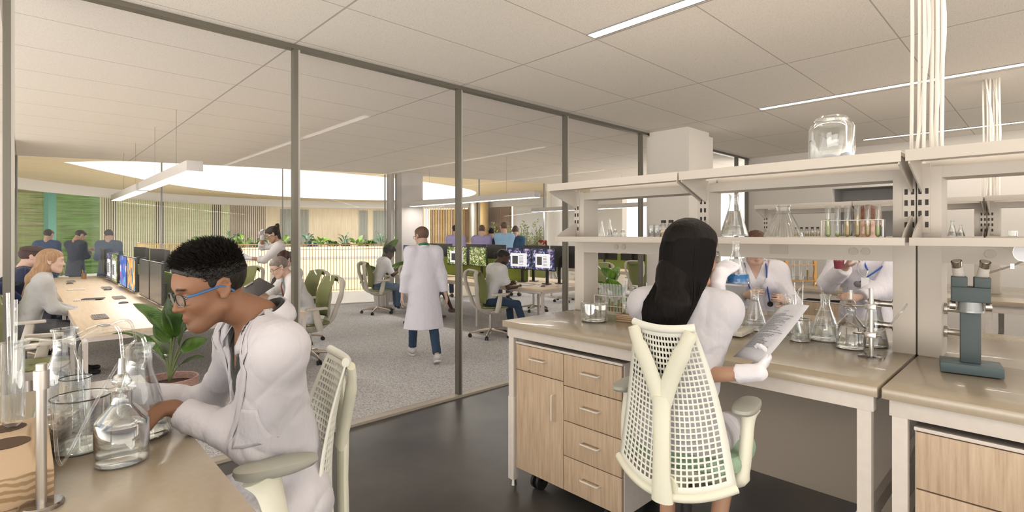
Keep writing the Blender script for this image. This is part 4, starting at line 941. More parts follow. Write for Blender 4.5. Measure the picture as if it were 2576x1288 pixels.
# ---------- main lab bench (repeated once farther back) ----------
ZT = 1.04
def slots(b, y, z0, z1):
    z = z0
    while z < z1:
        for dy in (-.022, .022): b.box(-.0012, .0, y+dy-.008, y+dy+.008, z, z+.022)
        z += .052
def shelf_unit(name, label, x, y0, y1, end_left, end_right, mid_posts, sockets):
    """uprights, rails and two shelves along Y; x is the face of the uprights"""
    t = thing(name, label, 'shelving unit', (x, y0, ZT)); L = y1-y0
    def up(a, b_): MB().box(0, .17, a, b_, 0, 1.93-ZT-.046, bev=.003).build('upright', M_shelf, t)
    if end_left: up(L-.085, L)
    else: up(L-.04, L)
    up(0, .085 if end_right else .04)
    for p in mid_posts: up(p-.03, p+.03)
    for nm, z0, z1 in (('top_rail', 1.835, 1.884), ('socket_rail', 1.458, 1.546)):
        MB().box(.002, .165, .04, L-.04, z0-ZT, z1-ZT).build(nm, M_shelf, t)
    for y in [.012]+mid_posts+[L-.012]:
        o = MB().box(-.004, .001, y-.034 if 0 < y-.034 else 0, min(y+.034, L), .55, .86).build('slotted_standard', M_shelf, t, smooth=False)
        y = min(max(y, .022), L-.022); b = MB(); [b.box(-.0055, -.0042, y+dy-.006, y+dy+.006, .575+k*.05, .60+k*.05) for k in range(4) for dy in (-.012, .012)]
        b.build('slot_pattern', M_seam, o, smooth=False)
    ends = [0.0]+mid_posts+[L]
    for a, c in zip(ends, ends[1:]):
        b = MB(); b.box(-.30, -.006, a+.006, c-.006, 1.93-ZT-.006, 1.93-ZT, bev=.001); b.box(-.302, -.294, a+.004, c-.004, 1.93-ZT-.046, 1.93-ZT+.001, bev=.002); b.box(-.30, -.006, a+.006, c-.006, 1.93-ZT-.02, 1.93-ZT-.008); b.build('top_shelf', M_shelf, t)
        b = MB(); b.box(-.22, -.006, a+.006, c-.006, 1.57-ZT-.022, 1.57-ZT, bev=.002); b.box(-.222, -.214, a+.004, c-.004, 1.57-ZT-.034, 1.57-ZT+.001, bev=.002); b.build('middle_shelf', M_shelf, t)
        # back shelves
        b = MB(); b.box(.176, .45, a+.006, c-.006, 1.93-ZT-.04, 1.93-ZT, bev=.002); b.build('top_shelf', M_shelf, t)
        b = MB(); b.box(.176, .36, a+.006, c-.006, 1.57-ZT-.03, 1.57-ZT, bev=.002); b.build('middle_shelf', M_shelf, t)
        for y in (a+.01, c-.018):
            b = MB(); b.prism([(-.005, 1.93-ZT-.02), (-.29, 1.93-ZT-.02), (-.29, 1.93-ZT-.055), (-.005, 1.93-ZT-.155)], 0, .006, Matrix(((1, 0, 0, 0), (0, 0, 1, y), (0, 1, 0, 0), (0, 0, 0, 1)))); b.build('bracket', M_shelf, t)
            b = MB(); b.prism([(-.005, 1.57-ZT), (-.215, 1.57-ZT), (-.17, 1.57-ZT+.03), (-.005, 1.57-ZT+.10)], 0, .006, Matrix(((1, 0, 0, 0), (0, 0, 1, y), (0, 1, 0, 0), (0, 0, 0, 1)))); b.build('bracket', M_shelf, t)
    for y, kind in sockets:
        b = MB()
        if kind == 'o':
            b.tube([(-.003, y, 1.502-ZT), (.003, y, 1.502-ZT)], .018, 20)
        else: b.box(-.0015, .003, y-.045, y+.045, 1.48-ZT, 1.528-ZT)
        b.build('socket', mat('socket_cover', (.54, .49, .43), rough=.5), t)
    return t
def bench(name, label, x, y0, y1, legs=True, back=True):
    """worktop with steel frame; x is the front edge"""
    t = thing(name, label, 'lab bench', (x, y0, 0)); L = y1-y0; dp = 1.66 if back else 1.0
    for a, c in ((0, .715), (.718, dp)):
        b = MB(); b.box(a, c, .003, L-.003, ZT-.038, ZT, bev=.003); b.build('worktop', M_top, t)
    for xx in (.03, dp-.08):
        MB().box(xx, xx+.05, .02, L-.02, ZT-.10, ZT-.0385, bev=.002).build('apron', M_cream, t)
        for y in (.025, L-.075):
            b = MB(); b.box(xx+.003, xx+.047, y+.003, y+.047, .5, ZT-.1).box(xx, xx+.05, y, y+.05, .04, .56, bev=.002); b.build('leg', M_cream, t)
            MB().cyl(xx+.025, y+.025, 0, .04, .02, .014, 16).build('levelling_foot', M_steel, t)
    for y in (.032, L-.068): MB().box(.08, dp-.08, y, y+.035, ZT-.09, ZT-.039).box(.08, dp-.08, y+.005, y+.03, .5, .56).build('side_rail', M_cream, t)
    return t
def handle(t, a, b_, m=None):
    """bar handle on the front face (-x)"""
    a, b_ = Vector(a), Vector(b_); o = Vector((-.028, 0, 0))
    return MB().tube([a, a+o*.8, a+o+(b_-a)*.04, b_+o-(b_-a)*.04, b_+o*.8, b_], .005, 8).build('handle', m or mat('handle_metal', (.72, .66, .58), rough=.3), t)
def cabinet(name, label, x, y0, y1, layout, z0=.11, z1=.90, dp=.56, mob=True):
    """cabinet on castors; layout: columns (ya, yb, [(za, zb, 'drawer'|'door')])"""
    t = thing(name, label, 'cabinet', (x, y0, 0)); L = y1-y0
    b = MB(); b.box(.022, dp, 0, L, z0, z1, bev=.002); b.build('body', M_cream, t)
    MB().box(.0, .02, .0, L, z1+.001, z1+.014, bev=.002).box(.02, dp, 0, L, z1, z1+.012).build('top_lip', M_cream, t)
    for ya, yb, cells in layout:
        for za, zb, kd in cells:
            o = MB().box(0, .02, ya+.0025, yb-.0025, za+.0025, zb-.0025, bev=.0015).build(kd, M_oak, t); ym = (ya+yb)/2
            if kd == 'drawer': handle(o, (0, ym-.06, (za+zb)/2+.01), (0, ym+.06, (za+zb)/2+.01))
            else: handle(o, (0, ya+.07, zb-.24), (0, ya+.07, zb-.09))
    if mob:
        for xx in (.09, dp-.09):
            for y in (.12, L-.12):
                b = MB()
                for o_ in (-.03, .012): b.tube([(xx, y+o_, .05), (xx, y+o_+.018, .05)], .05, 20)
                b.box(xx-.02, xx+.02, y-.03, y+.03, .06, z0); b.build('caster', M_black, t)
    return t
cols = [(.003, .40, [(.72, .90, 'drawer'), (.52, .72, 'drawer'), (.32, .52, 'drawer'), (.12, .32, 'drawer')]), (.40, .792, [(.74, .90, 'drawer'), (.12, .74, 'door')])]
bench('lab_bench', 'beige lab bench the woman with long black hair sits at, left module', 2.2, .428, 2.41)
bench('lab_bench', 'beige lab bench module under the teal microscope at the right edge', 2.2, -1.6, .422)
cabinet('drawer_cabinet', 'light oak cabinet on castors with one door and five drawers, left end of the bench', 2.245, 1.535, 2.33, cols)
cabinet('drawer_cabinet', 'light oak drawer cabinet at the bottom right corner of the picture', 2.25, -.56, .335, [(.003, .892, [(.70, .90, 'drawer'), (.41, .70, 'drawer'), (.12, .41, 'drawer')])])
b = MB(); b.box(2.88, 2.90, .50, 1.50, .30, ZT-.11); tag(b.build('kneehole_panel', mat('panel_taupe', (.40, .345, .28), rough=.5)), 'taupe back panel under the bench beside the seated woman\'s legs', 'panel')
shelf_unit('bench_shelving', 'beige two-tier shelving frame along the near bench, left module', 2.92, .428, 2.41, True, True, [1.0], [(1.62, 'o'), (1.56, 'o'), (.58, 'b'), (.24, 'o'), (.19, 'o')])
shelf_unit('bench_shelving', 'beige two-tier shelving frame behind the teal microscope', 2.92, -1.6, .422, True, True, [1.0], [(1.78, 'o'), (1.69, 'o')])
# second row
bench('lab_bench', 'beige lab bench in the second row, behind the seated doctor', 5.77, .428, 2.41)
bench('lab_bench', 'beige lab bench in the second row, seen behind the teal microscope', 5.77, -1.6, .422)
cabinet('drawer_cabinet', 'light oak drawer cabinet of the second bench row, beside the standing doctor', 5.825, 1.0, 1.795, cols)
cabinet('drawer_cabinet', 'light oak drawer cabinet of the second bench row, right of the microscope', 5.815, -1.2, -.3, [(.003, .897, [(.70, .90, 'drawer'), (.41, .70, 'drawer'), (.12, .41, 'drawer')])])
shelf_unit('bench_shelving', 'beige two-tier shelving frame of the second row, left module', 6.49, .428, 2.41, True, True, [1.0], [(.24, 'o')])
shelf_unit('bench_shelving', 'beige two-tier shelving frame of the second row, at the right', 6.49, -1.6, .422, True, True, [1.0], [(1.5, 'o')])
# left bench
b = MB(); tb = thing('lab_bench', 'beige worktop in the left foreground where the man in glasses types', 'lab bench', (-1.1, -.2, 0))
b.box(0, 1.43, 0, 2.64, ZT-.038, ZT, bev=.003); b.build('worktop', M_top, tb)
MB().box(.05, 1.38, 2.54, 2.58, ZT-.1, ZT-.0385).box(1.33, 1.38, .05, 2.54, ZT-.1, ZT-.0385).build('apron', M_cream, tb)
for x, y in ((.06, 2.5), (1.33, 2.5), (1.33, .1), (.06, .1)): MB().box(x, x+.05, y, y+.05, 0, ZT-.1).build('leg', M_cream, tb)
# cable bundles from the ceiling to the shelves
M_cab = mat('white_cable', (.80, .76, .70), rough=.35, coat=.3)
for (cx, cyy, lab_) in ((2.98, .43, 'near'), (6.55, .43, 'far')):
    for i in range(9):
        dx, dy = (i % 3)*.022, (-.085+.021*i) if i < 5 else (.03-.024*(i-5)) ; z0 = 1.93
        wob = .06 if i in (2, 6) else .006
        pts = spline([(cx+dx, cyy+dy, z0), (cx+dx+wob*.3, cyy+dy-wob*.4, z0+.3), (cx+dx, cyy+dy-wob*.8, z0+.65), (cx+dx-wob*.2, cyy+dy, CEIL)], 5)
        o = MB().tube(pts, .0075, 8).build('hanging_cable', M_cab); tag(o, 'white cable of the %s bundle rising to the ceiling %s' % (lab_, 'through the second light strip' if lab_ == 'near' else 'behind the right end shelf'), 'cable', 'white cables of the %s bundle' % lab_)
# ---------- glassware and instruments, right bench ----------
MS = 1.5705; GS = 'small glass vessels on the middle shelf'
def stand(name, label, loc, h, r=.008, base=.055, clamps=()):
    t = thing(name, label, 'lab stand', loc)
    MB().lathe([(base, 0), (base, .006), (base*.9, .009)], 14).build('base', M_chrome, t)
    MB().cyl(0, 0, .007, h, r, n=16).build('rod', M_steel, t)
    for z, ang, L in clamps:
        b = MB(); b.box(-r*2.2, r*2.2, -r*2.2, r*2.2, z-.012, z+.012, bev=.002); c, s = math.cos(ang), math.sin(ang); b.tube([(0, 0, z), (c*L, s*L, z)], .0045, 8); b.tube([(-c*.035, -s*.035, z), (0, 0, z)], .004, 8)
        b.tube([(c*L, s*L, z), (c*(L+.02)-s*.02, s*(L+.02)+c*.02, z), (c*(L+.045)-s*.012, s*(L+.045)+c*.012, z)], .004, 6); b.tube([(c*L, s*L, z), (c*(L+.02)+s*.02, s*(L+.02)-c*.02, z), (c*(L+.045)+s*.012, s*(L+.045)-c*.012, z)], .004, 6); b.build('clamp', M_steel, t)
    return t
beaker('glass_jar', 'wide clear cylinder of water at the left end of the bench', (2.60, 1.99, ZT), .118, .082, M_water, .9, rim=False, cat='jar')
tr = thing('test_tube_rack', 'wire rack of green and amber test tubes behind the water cylinder', 'test tube rack', (2.95, 2.10, ZT), R(12))
for z in (.05, .12): MB().box(-.03, .03, -.12, .12, z, z+.004).build('rack_shelf', M_cream, tr)
MB().box(-.03, .03, -.123, -.118, 0, .124).box(-.03, .03, .118, .123, 0, .124).build('rack_side', M_cream, tr)
for i in range(9):
    t = thing('test_tube', 'thin test tube in the wire rack behind the water cylinder', 'test tube', (2.95+.022*math.sin(R(12))*0, 2.10-.10+.025*i, ZT+.012), 0, 'test tubes in the bench rack'); b = MB(); test_tube(b, 0, 0, 0, .19, .0095); b.build('glass_body', M_lab, t)
    MB().lathe([(.003, .002), (.0075, .008), (.0075, .05+.02*(i % 3))], 12).build('liquid', (M_green, M_amber, M_green)[i % 3], t)
def block_rack(name, label, loc, rz, L, w, h, tubes, hm):
    t = thing(name, label, 'test tube holder', loc, rz)
    b = MB(); b.box(-w/2, w/2, -L/2, L/2, 0, h, bev=.003); b.build('block', hm, t)
    [MB().lathe([(r*1.18, h+.0008), (r*1.18, h+.0012)], 24, (0, y)).build('hole', mat('hole_dark', (.10, .06, .035), rough=.9), t) for y, r in tubes]; return t
M_pine = wood('pine_block', (.36, .24, .13), (.58, .43, .28), 'y', 26, knots=True)
block_rack('wooden_tube_holder', 'small wooden block holding two glass tubes beside the small vial', (2.74, 1.80, ZT), R(8), .20, .055, .048, [(.06, .013), (.0, .013), (-.05, .016)], M_pine)
for y, r, h, k in ((1.858, .012, .205, 'tall thin empty'), (1.800, .0145, .165, 'wider rimmed')):
    o = MB(); test_tube(o, 0, 0, 0, h, r); tag(o.build('glass_tube', M_lab, loc=(2.735, y, ZT+.0515)), '%s glass tube standing on the small wooden block' % k, 'tube')
vial = [(.017, 0), (.0195, .003), (.0195, .035), (.012, .047), (.0085, .05), (.0085, .058), (.0105, .060), (.0105, .062)]
V2 = lambda k: [(r*k, z*k) for r, z in vial]
bottle('glass_vial', 'small corkless vial half full of cream powder on the bench', (2.66, 1.70, ZT), V2(1.22), mat('cream_powder', (.75, .68, .52), rough=.9), .45)
# balance
t = thing('balance', 'flat cream weighing balance in front of the round glass', 'balance', (2.82, 1.26, ZT), R(5))
MB().box(-.11, .11, -.13, .13, .006, .034, bev=.006).build('body', mat('balance_cream', (.72, .69, .60), rough=.4), t); MB().box(-.09, .03, -.09, .09, .036, .041, bev=.002).build('pan', mat('balance_cream', (.72, .69, .60)), t)
for a, c in ((-.09, -.1), (-.09, .1), (.09, -.1), (.09, .1)): MB().cyl(a, c, 0, .006, .01).build('foot', M_black, t)
t = thing('microscope', 'cream microscope half hidden behind the black hair of the woman', 'microscope', (2.74, 1.52, ZT), R(200))
mc = mat('instrument_cream', (.72, .68, .56), rough=.4); MB().box(-.09, .09, -.07, .07, 0, .03, bev=.006).build('base', mc, t); MB().tube(arc((-.07, 0, .02), (-.12, 0, .18), (-.02, 0, .30)), .026, 10, flat=1.3).build('arm', mc, t)
MB().tube([(-.02, 0, .30), (.03, 0, .22)], .022, 14).tube([(.03, 0, .22), (.045, 0, .17)], .012, 12).build('objective', mc, t); MB().tube([(-.02, 0, .29), (-.08, 0, .38)], .016, 14).build('eyepiece', M_black, t); MB().tube([(-.09, -.04, .12), (-.09, .04, .12)], .014, 14).build('focus_knob', M_black, t); MB().box(-.03, .08, -.05, .05, .09, .10).build('stage', M_black, t)
t = thing('round_flask', 'glass column of two bulbs rising behind the cream balance', 'flask', (3.02, 1.36, ZT)); b = MB()
b.lathe([(.055, 0), (.06, .006), (.05, .03), (.02, .055), (.012, .07), (.03, .09), (.042, .12), (.03, .15), (.012, .168), (.012, .19), (.022, .21), (.022, .23), (.01, .25), (.01, .30)], 28); b.build('glass_body', M_lab, t)
MB().box(-.03, .03, -.004, .004, .062, .068).build('collar', M_amber, t)
erlen('conical_flask', 'conical flask of clear water left of the paper sheet', (3.03, 1.175, ZT), .225, .072, .023, M_water, .24)
erlen('conical_flask', 'conical flask mostly hidden behind the paper sheet', (3.06, 1.00, ZT), .215, .066, .024, M_water, .25)
beaker('stirring_beaker', 'glass beaker with two thin rods right of the paper sheet', (2.87, .89, ZT), .112, .048, M_water, .3)
for i, (dx, dy, h) in enumerate(((-.015, .02, .30), (.018, -.01, .33))): tag(MB().tube([(2.87+dx*.5, .89+dy*.5, ZT+.006), (2.87+dx, .89+dy, ZT+h)], .003, 8).build('glass_rod', M_lab), '%s stirring rod standing in the bench beaker' % ('shorter' if i == 0 else 'longer'), 'rod')
erlen('conical_flask', 'wide conical flask with liquid right of the rod beaker', (3.0, .81, ZT), .235, .082, .022, M_water, .33)
RB = [(.060, 0), (.066, .006), (.066, .115), (.058, .125), (.026, .165), (.022, .172), (.022, .205), (.027, .208), (.018, .215), (.024, .23), (.018, .245), (.010, .25), (.009, .30)]
bottle('reagent_bottle', 'round-shouldered bottle with bubbled stopper on the right bench', (2.86, .665, ZT), [(r*.93, z*.93) for r, z in RB], M_water, .42)
erlen('conical_flask', 'conical flask behind the stand beside the gas taps', (3.0, .60, ZT), .22, .06, .03, M_water, .2)
stand('lab_stand', 'chrome stand with clamps in the middle of the right bench', (2.72, .555, ZT), .305, .0095, .050, ((.225, 1.9, .07), (.10, 1.5, .02)))
def tubing(name, label, pts, r=.004, m=None): return tag(MB().tube(spline(pts, 7), r, 8).build(name, m or M_lab), label, 'tubing')
tubing('glass_tubing', 'long arched tube from the rod beaker to the wide conical flask', [(2.9, .93, ZT+.03), (2.95, .93, ZT+.22), (3.0, .90, ZT+.29), (3.02, .84, ZT+.27), (3.0, .81, ZT+.17)])
tubing('glass_tubing', 'looping tube from the wide flask over the stoppered bottle', [(3.0, .815, ZT+.12), (2.98, .82, ZT+.25), (2.95, .78, ZT+.24), (2.9, .73, ZT+.30), (2.87, .68, ZT+.285)])
tubing('glass_tubing', 'slack tube hanging from the bottle round the chrome stand', [(2.86, .66, ZT+.275), (2.80, .69, ZT+.19), (2.74, .62, ZT+.13), (2.72, .52, ZT+.12), (2.76, .46, ZT+.2), (2.80, .44, ZT+.24)])
# taps on the shelving frame
def tap(label, x, y, z, d=-1, group=None, rz=0):
    t = thing('gas_tap', label, 'tap', (x, y, z), R(rz), group)
    MB().tube([(0, 0, 0), (d*.012, 0, 0)], .026, 18).build('flange', M_steel, t); MB().tube([(d*.012, 0, 0), (d*.06, 0, 0), (d*.065, 0, 0), (d*.11, 0, 0)], [.015, .015, .019, .019], 14).build('valve_body', M_steel, t)
    for q in (-1, 1):
        MB().tube([(d*.09, q*.015, 0), (d*.09, q*.05, -.002), (d*.09, q*.052, -.002), (d*.09, q*.10, -.006)], [.010, .010, .007, .0035], 10).build('nozzle', M_steel, t)
    return t
tap('upper steel gas tap left of the wide upright', 3.0, .514, ZT+.212, d=1, rz=90); tap('lower gas tap left of the wide upright', 3.0, .514, ZT+.11, d=1, rz=90)
tap('upper gas tap behind the pillar of the teal microscope', 3.0, .336, ZT+.212, d=1, rz=-90); tap('lower gas tap behind the pillar of the teal microscope', 3.0, .336, ZT+.11, d=1, rz=-90)
# teal stereo microscope
t = thing('stereo_microscope', 'teal stereo microscope with twin eyepieces on the right bench', 'microscope', (2.70, .225, ZT), R(8)); t.scale = (.84, .80, .98); tm = mat('teal_enamel', (.050, .072, .076), rough=.5, bump=.25, bscale=350, bdist=.0006)
MB().box(-.085, .085, -.115, .115, .005, .042, bev=.003).build('base', mat('teal_enamel_base', (.10, .145, .16), rough=.5, bump=.25, bscale=350, bdist=.0006), t)
MB().box(-.03, .03, -.038, .038, .042, .25, bev=.004).build('pillar', tm, t); MB().cyl(0, 0, .25, .285, .05, .046, 32).cyl(0, 0, .244, .252, .053).build('collar', mat('collar_grey', (.30, .32, .32), metal=.5, rough=.35), t)
MB().box(-.045, .045, -.072, .072, .285, .345, bev=.005).build('body', tm, t); [MB().tube([(-.0, q*.078, .268), (0, q*.055, .268)], .018, 20).build('focus_knob', M_steel, t) for q in (-1, 1)]
for s in (-1, 1):
    MB().box(-.05, .035, s*.042-.030, s*.042+.030, .345, .385, bev=.004).build('prism_housing', tm, t)
    MB().tube([(0, s*.042, .38), (-.018, s*.050, .425)], [.023, .021], 22).build('eye_tube', mat('tube_beige', (.52, .49, .45), rough=.45), t); MB().tube([(-.018, s*.050, .425), (-.026, s*.053, .447)], [.0195, .022], 22).build('eyepiece', M_chrome, t)
    MB().tube([(-.0262, s*.0531, .4475), (-.0266, s*.0532, .4485)], .017, 22).build('lens', mat('lens_bright', (.7, .68, .62), rough=.05, metal=.7), t)
b = MB(); b.tube([(0, -.02, .385), (.0, -.06, .40), (.04, -.15, .43), (.05, -.19, .45)], .0035, 8); b.box(.035, .05, -.16, -.145, .42, .44); b.build('lamp_arm', M_chrome, t)
MB().tube([(.042, -.19, .485), (.056, -.19, .485)], .036, 28).build('mirror_rim', M_chrome, t); MB().tube([(.039, -.19, .485), (.0425, -.19, .485)], .033, 28).build('mirror', mat('mirror_face', (.7, .72, .76), rough=.35), t)
# glassware on the middle shelf
for i, (y, h, s_) in enumerate(((2.08, .105, 'left'), (2.045, .115, 'right'))): erlen('slim_flask', 'slim conical flask at the left end of the middle shelf, the %s one' % s_, (2.82, y-.03*i+.01, MS), h*1.05, .024, .0065, M_water if i else None, .4, n=24)
for i, y in enumerate((1.985, 1.925)): bottle('shelf_vial', 'tiny open vial on the middle shelf, %s of the slim flasks' % ('just right' if i == 0 else 'second to the right'), (2.82, y, MS), V2(.86), n=20)
for i, y in enumerate((1.72, 1.68)): beaker('small_beaker', 'small beaker on the middle shelf %s' % ('left of its twin' if i == 0 else 'touching the first amber bottle'), (2.83, y, MS), .075, .024, M_water, .6, n=20, rim=False)
RBm = [(.021, 0), (.0235, .003), (.0235, .055), (.019, .066), (.0125, .075), (.0125, .083)]
def blab(t):
    o = MB().lathe([(.0240, .012), (.0240, .042)], 28, cap=False).build('paper_label', mat('label_black', (.03, .03, .02)), t)
    for txt, z, s_ in (('BORIC', .0315, .0115), ('ACID', .016, .0095)):
        letters(txt, s_, mat('label_cream', (.7, .62, .35)), o, Matrix.Translation((-.0245*math.cos(R(35)), -.0245*math.sin(R(35)), z-.002)) @ Euler((R(90), 0, R(-55))).to_matrix().to_4x4())
for i, y in enumerate((1.632, 1.582, 1.525, 1.475)): bottle('amber_bottle', 'black-capped bottle of amber reagent, %s from the left on the middle shelf' % ('first', 'second', 'third', 'fourth')[i], (2.82, y, MS), [(r, z*1.1) for r, z in RBm], M_amber, .5, cap=M_black, lab=blab if i == 1 else None)
erlen('conical_flask', 'tall conical flask of clear water standing on the middle shelf', (2.80, 1.195, MS), .235, .073, .023, M_water, .6)
t = thing('fluted_flask', 'wide fluted flask with a straight neck on the middle shelf', 'flask', (2.83, .955, MS)); b = MB(); n = 72; rings = []
for r, z in ((.09, 0), (.088, .008), (.034, .125), (.031, .135), (.031, .155), (.036, .158), (.036, .163), (.033, .163), (.028, .155)): rings.append([b.bm.verts.new(((r+(.004 if z < .13 else 0)*math.cos(k*PI)*(r/.09))*math.cos(2*PI*k/n), (r+(.004 if z < .13 else 0)*math.cos(k*PI)*(r/.09))*math.sin(2*PI*k/n), z)) for k in range(n)])
for p, q in zip(rings, rings[1:]): b.bridge(p, q)
b.build('glass_body', M_lab, t, ang=10)
t = thing('test_tube_rack', 'flat metal rack of six test tubes on the middle shelf', 'test tube rack', (2.80, .645, MS)); MB().box(-.022, .022, -.125, .125, .078, .081, bev=.0008).build('rack_shelf', M_steel, t)
for s in (-1, 1): MB().box(-.02, .02, s*.122-.002, s*.122+.002, 0, .08).build('rack_leg', M_steel, t)
for i in range(6):
    q = thing('test_tube', 'test tube number %s from the left in the middle shelf rack' % ('one', 'two', 'three', 'four', 'five', 'six')[i], 'test tube', (2.80, .745-.04*i, MS+.001), 0, 'six tubes of the shelf rack'); b = MB(); test_tube(b, 0, 0, 0, .148, .0125); b.build('glass_body', M_lab, q)
    MB().lathe([(.004, .002), (.0105, .011), (.0105, (.085, .02, .075, .10, .06, .055)[i])], 14).build('liquid', (M_green, M_green, M_amber, M_amber, M_amber, M_green)[i], q)
# jar on the top shelf
t = thing('glass_jar', 'large clear jar with a loose glass lid on the top shelf', 'jar', (2.78, .725, 1.931)); b = MB()
b.lathe([(.085, 0), (.095, .008), (.095, .155), (.085, .175), (.068, .182), (.068, .192), (.072, .195), (.066, .196), (.063, .18), (.080, .17), (.091, .152), (.091, .012), (.001, .01)], 44, cap=False); b.build('glass_body', M_lab, t); MB().lathe([(.001, .199), (.06, .199), (.066, .203), (.06, .21), (.001, .212)], 32, cap=False).build('lid', M_lab, t)
# second row glassware
X2 = 5.77
bx = X2+.62
for i, (y, h, r) in enumerate(((.75, .12, .035), (.66, .15, .04), (.60, .11, .033))): erlen('far_flask', 'clear flask on the second row shelf, %s of three' % ('left', 'middle', 'right')[i], (bx, y, MS), h, r, None, M_water, .3, n=20)
for i in range(6): bottle('amber_bottle', 'dark-capped amber bottle on the second row shelf, %s from the left' % ('first', 'second', 'third', 'fourth', 'fifth', 'sixth')[i], (bx, 2.02-.055*i, MS), [(r, z*1.1) for r, z in RBm], M_amber, .5, cap=M_black, n=16)
for i in range(5):
    q = thing('test_tube', 'test tube in the small rack on the second row shelf', 'test tube', (bx, 1.62-.034*i, MS+.001), 0, 'test tubes on the second row shelf'); b = MB(); test_tube(b, 0, 0, 0, .13, .011, 10); b.build('glass_body', M_lab, q); MB().lathe([(.004, .002), (.009, .01), (.009, .05)], 10).build('liquid', (M_green, M_amber)[i % 2], q)
for i, (y, x, h, r) in enumerate(((-.05, .40, .27, .085), (-.20, .30, .20, .04), (-.38, .45, .27, .10), (-.62, .40, .2, .05))): erlen('far_flask', 'conical flask on the second bench right of the microscope, %s from the left' % ('first', 'second', 'third', 'fourth')[i], (X2+x, y, ZT), h, r, r*.33, M_water, .25, n=24)
tap('gas tap on the second row frame, right of the microscope', 6.46, -.25, ZT+.3); tap('gas tap on the second row frame below the upper one', 6.46, -.25, ZT+.18)
bottle('far_cup', 'tiny clear cup alone on the second row shelf', (bx, .25, MS), [(.03, 0), (.035, .005), (.035, .05)], n=20, cat='cup')
t = thing('test_tube_rack', 'orange wooden rack with one amber tube on the second bench', 'test tube rack', (X2+.25, 1.86, ZT), R(50)); om = wood('orange_wood', (.55, .28, .06), (.7, .4, .12), 'z')
for s in (-1, 1): MB().prism([(s*.16+q, z) for q, z in ((-.016, 0), (-.004, .02), (-.004, .0), (.016, 0), (.01, .05), (.02, .10), (.01, .18), (.02, .27), (-.02, .27), (-.01, .18), (-.02, .10), (-.01, .05))][::1], -.01, .01, Matrix(((0, 0, 1, 0), (1, 0, 0, 0), (0, 1, 0, 0), (0, 0, 0, 1)))).build('rack_side', om, t)
for z in (.05, .22): MB().box(-.02, .02, -.16, .16, z, z+.008).build('rack_shelf', om, t)
for i in range(3):
    q = thing('test_tube', 'test tube in the orange wooden rack', 'test tube', (X2+.25+.08*(i-1)*-math.sin(R(50)), 1.86+.08*(i-1)*math.cos(R(50)), ZT+.05), 0, 'tubes in the orange rack'); b = MB(); test_tube(b, 0, 0, 0, .22, .015, 14); b.build('glass_body', M_lab, q)
    if i == 0: MB().lathe([(.005, .003), (.013, .014), (.013, .12)], 12).build('liquid', M_amber, q)
# ---------- left foreground glassware ----------
G1 = (.155, 1.48)
LB = [(.060, 0), (.068, .006), (.068, .12), (.062, .131), (.030, .166), (.027, .173), (.027, .205), (.034, .208), (.034, .213), (.014, .218), (.024, .228), (.026, .238), (.020, .250), (.0115, .256), (.0085, .30)]
k_ = .80
bottle('reagent_bottle', 'stoppered round bottle half full of water in the left foreground', (G1[0]+.015, G1[1]+.05, ZT), [(r*k_, z*k_*1.03) for r, z in LB], M_water, .37, n=48)
beaker('beaker', 'large dark-rimmed beaker with a tube in it, left foreground', (.105, 1.69, ZT), .135, .058, M_water, .18)
erlen('conical_flask', 'big conical flask behind the stoppered bottle, left foreground', (.225, 1.70, ZT), .245, .078, .030, M_water, .22)
erlen('conical_flask', 'tall conical flask with flared lip at the far left', (.085, 1.97, ZT), .27, .080, .026, M_water, .2)
beaker('beaker', 'small dark-rimmed beaker behind the large one, left foreground', (.10, 1.80, ZT), .16, .032, None)
block_rack('wooden_tube_holder', 'grainy pine block with two holes at the far left corner', (-.03, 1.62, ZT), R(0), .42, .15, .066, [(.15, .030), (.02, .036)], M_pine)
o = MB(); test_tube(o, 0, 0, 0, .21, .022, 28); tag(o.build('glass_tube', M_lab, loc=(-.02, 1.765, ZT+.0675)), 'wide dark-rimmed glass tube standing on the pine block', 'tube')
for dx, dy, h in ((.004, .006, .38), (-.006, -.004, .40)): tag(MB().tube([(-.02+dx*.5, 1.765+dy*.5, ZT+.08), (-.02+dx*1.4, 1.765+dy*2.5, ZT+h)], .0035, 8).build('glass_rod', M_lab), 'glass rod standing in the wide tube, %s' % ('leaning right' if dx > 0 else 'the straighter one'), 'rod')
stand('lab_stand', 'dark steel rod stand on a round foot, bottom left corner', (.025, 1.385, ZT), .285, .0085, .036, ())
c = MB(); c.tube([(.025, 1.385, ZT+.235), (.025, 1.385, ZT+.272)], .0125, 16).build('rod_collar', M_steel, None); bpy.data.objects['rod_collar']['label'] = 'steel collar clamp round the rod stand in the left foreground'; bpy.data.objects['rod_collar']['category'] = 'clamp'
tubing('glass_tubing', 'thick arched glass tube from the large beaker to the big flask', [(.11, 1.68, ZT+.02), (.105, 1.72, ZT+.20), (.115, 1.75, ZT+.262), (.17, 1.74, ZT+.285), (.23, 1.71, ZT+.27), (.24, 1.69, ZT+.21), (.232, 1.69, ZT+.18)], .0055)
tubing('glass_tubing', 'thin tube from the wide tube on the pine block to the bottle stopper', [(-.02, 1.765, ZT+.27), (.01, 1.73, ZT+.285), (.07, 1.66, ZT+.285), (.13, 1.60, ZT+.32), (.165, 1.56, ZT+.315), (.172, 1.535, ZT+.245)], .0035)
tubing('glass_tubing', 'second thin tube running beside the first to the big flask', [(-.015, 1.77, ZT+.26), (.02, 1.72, ZT+.272), (.09, 1.68, ZT+.278), (.15, 1.65, ZT+.31), (.20, 1.66, ZT+.315), (.222, 1.70, ZT+.23)], .0035)
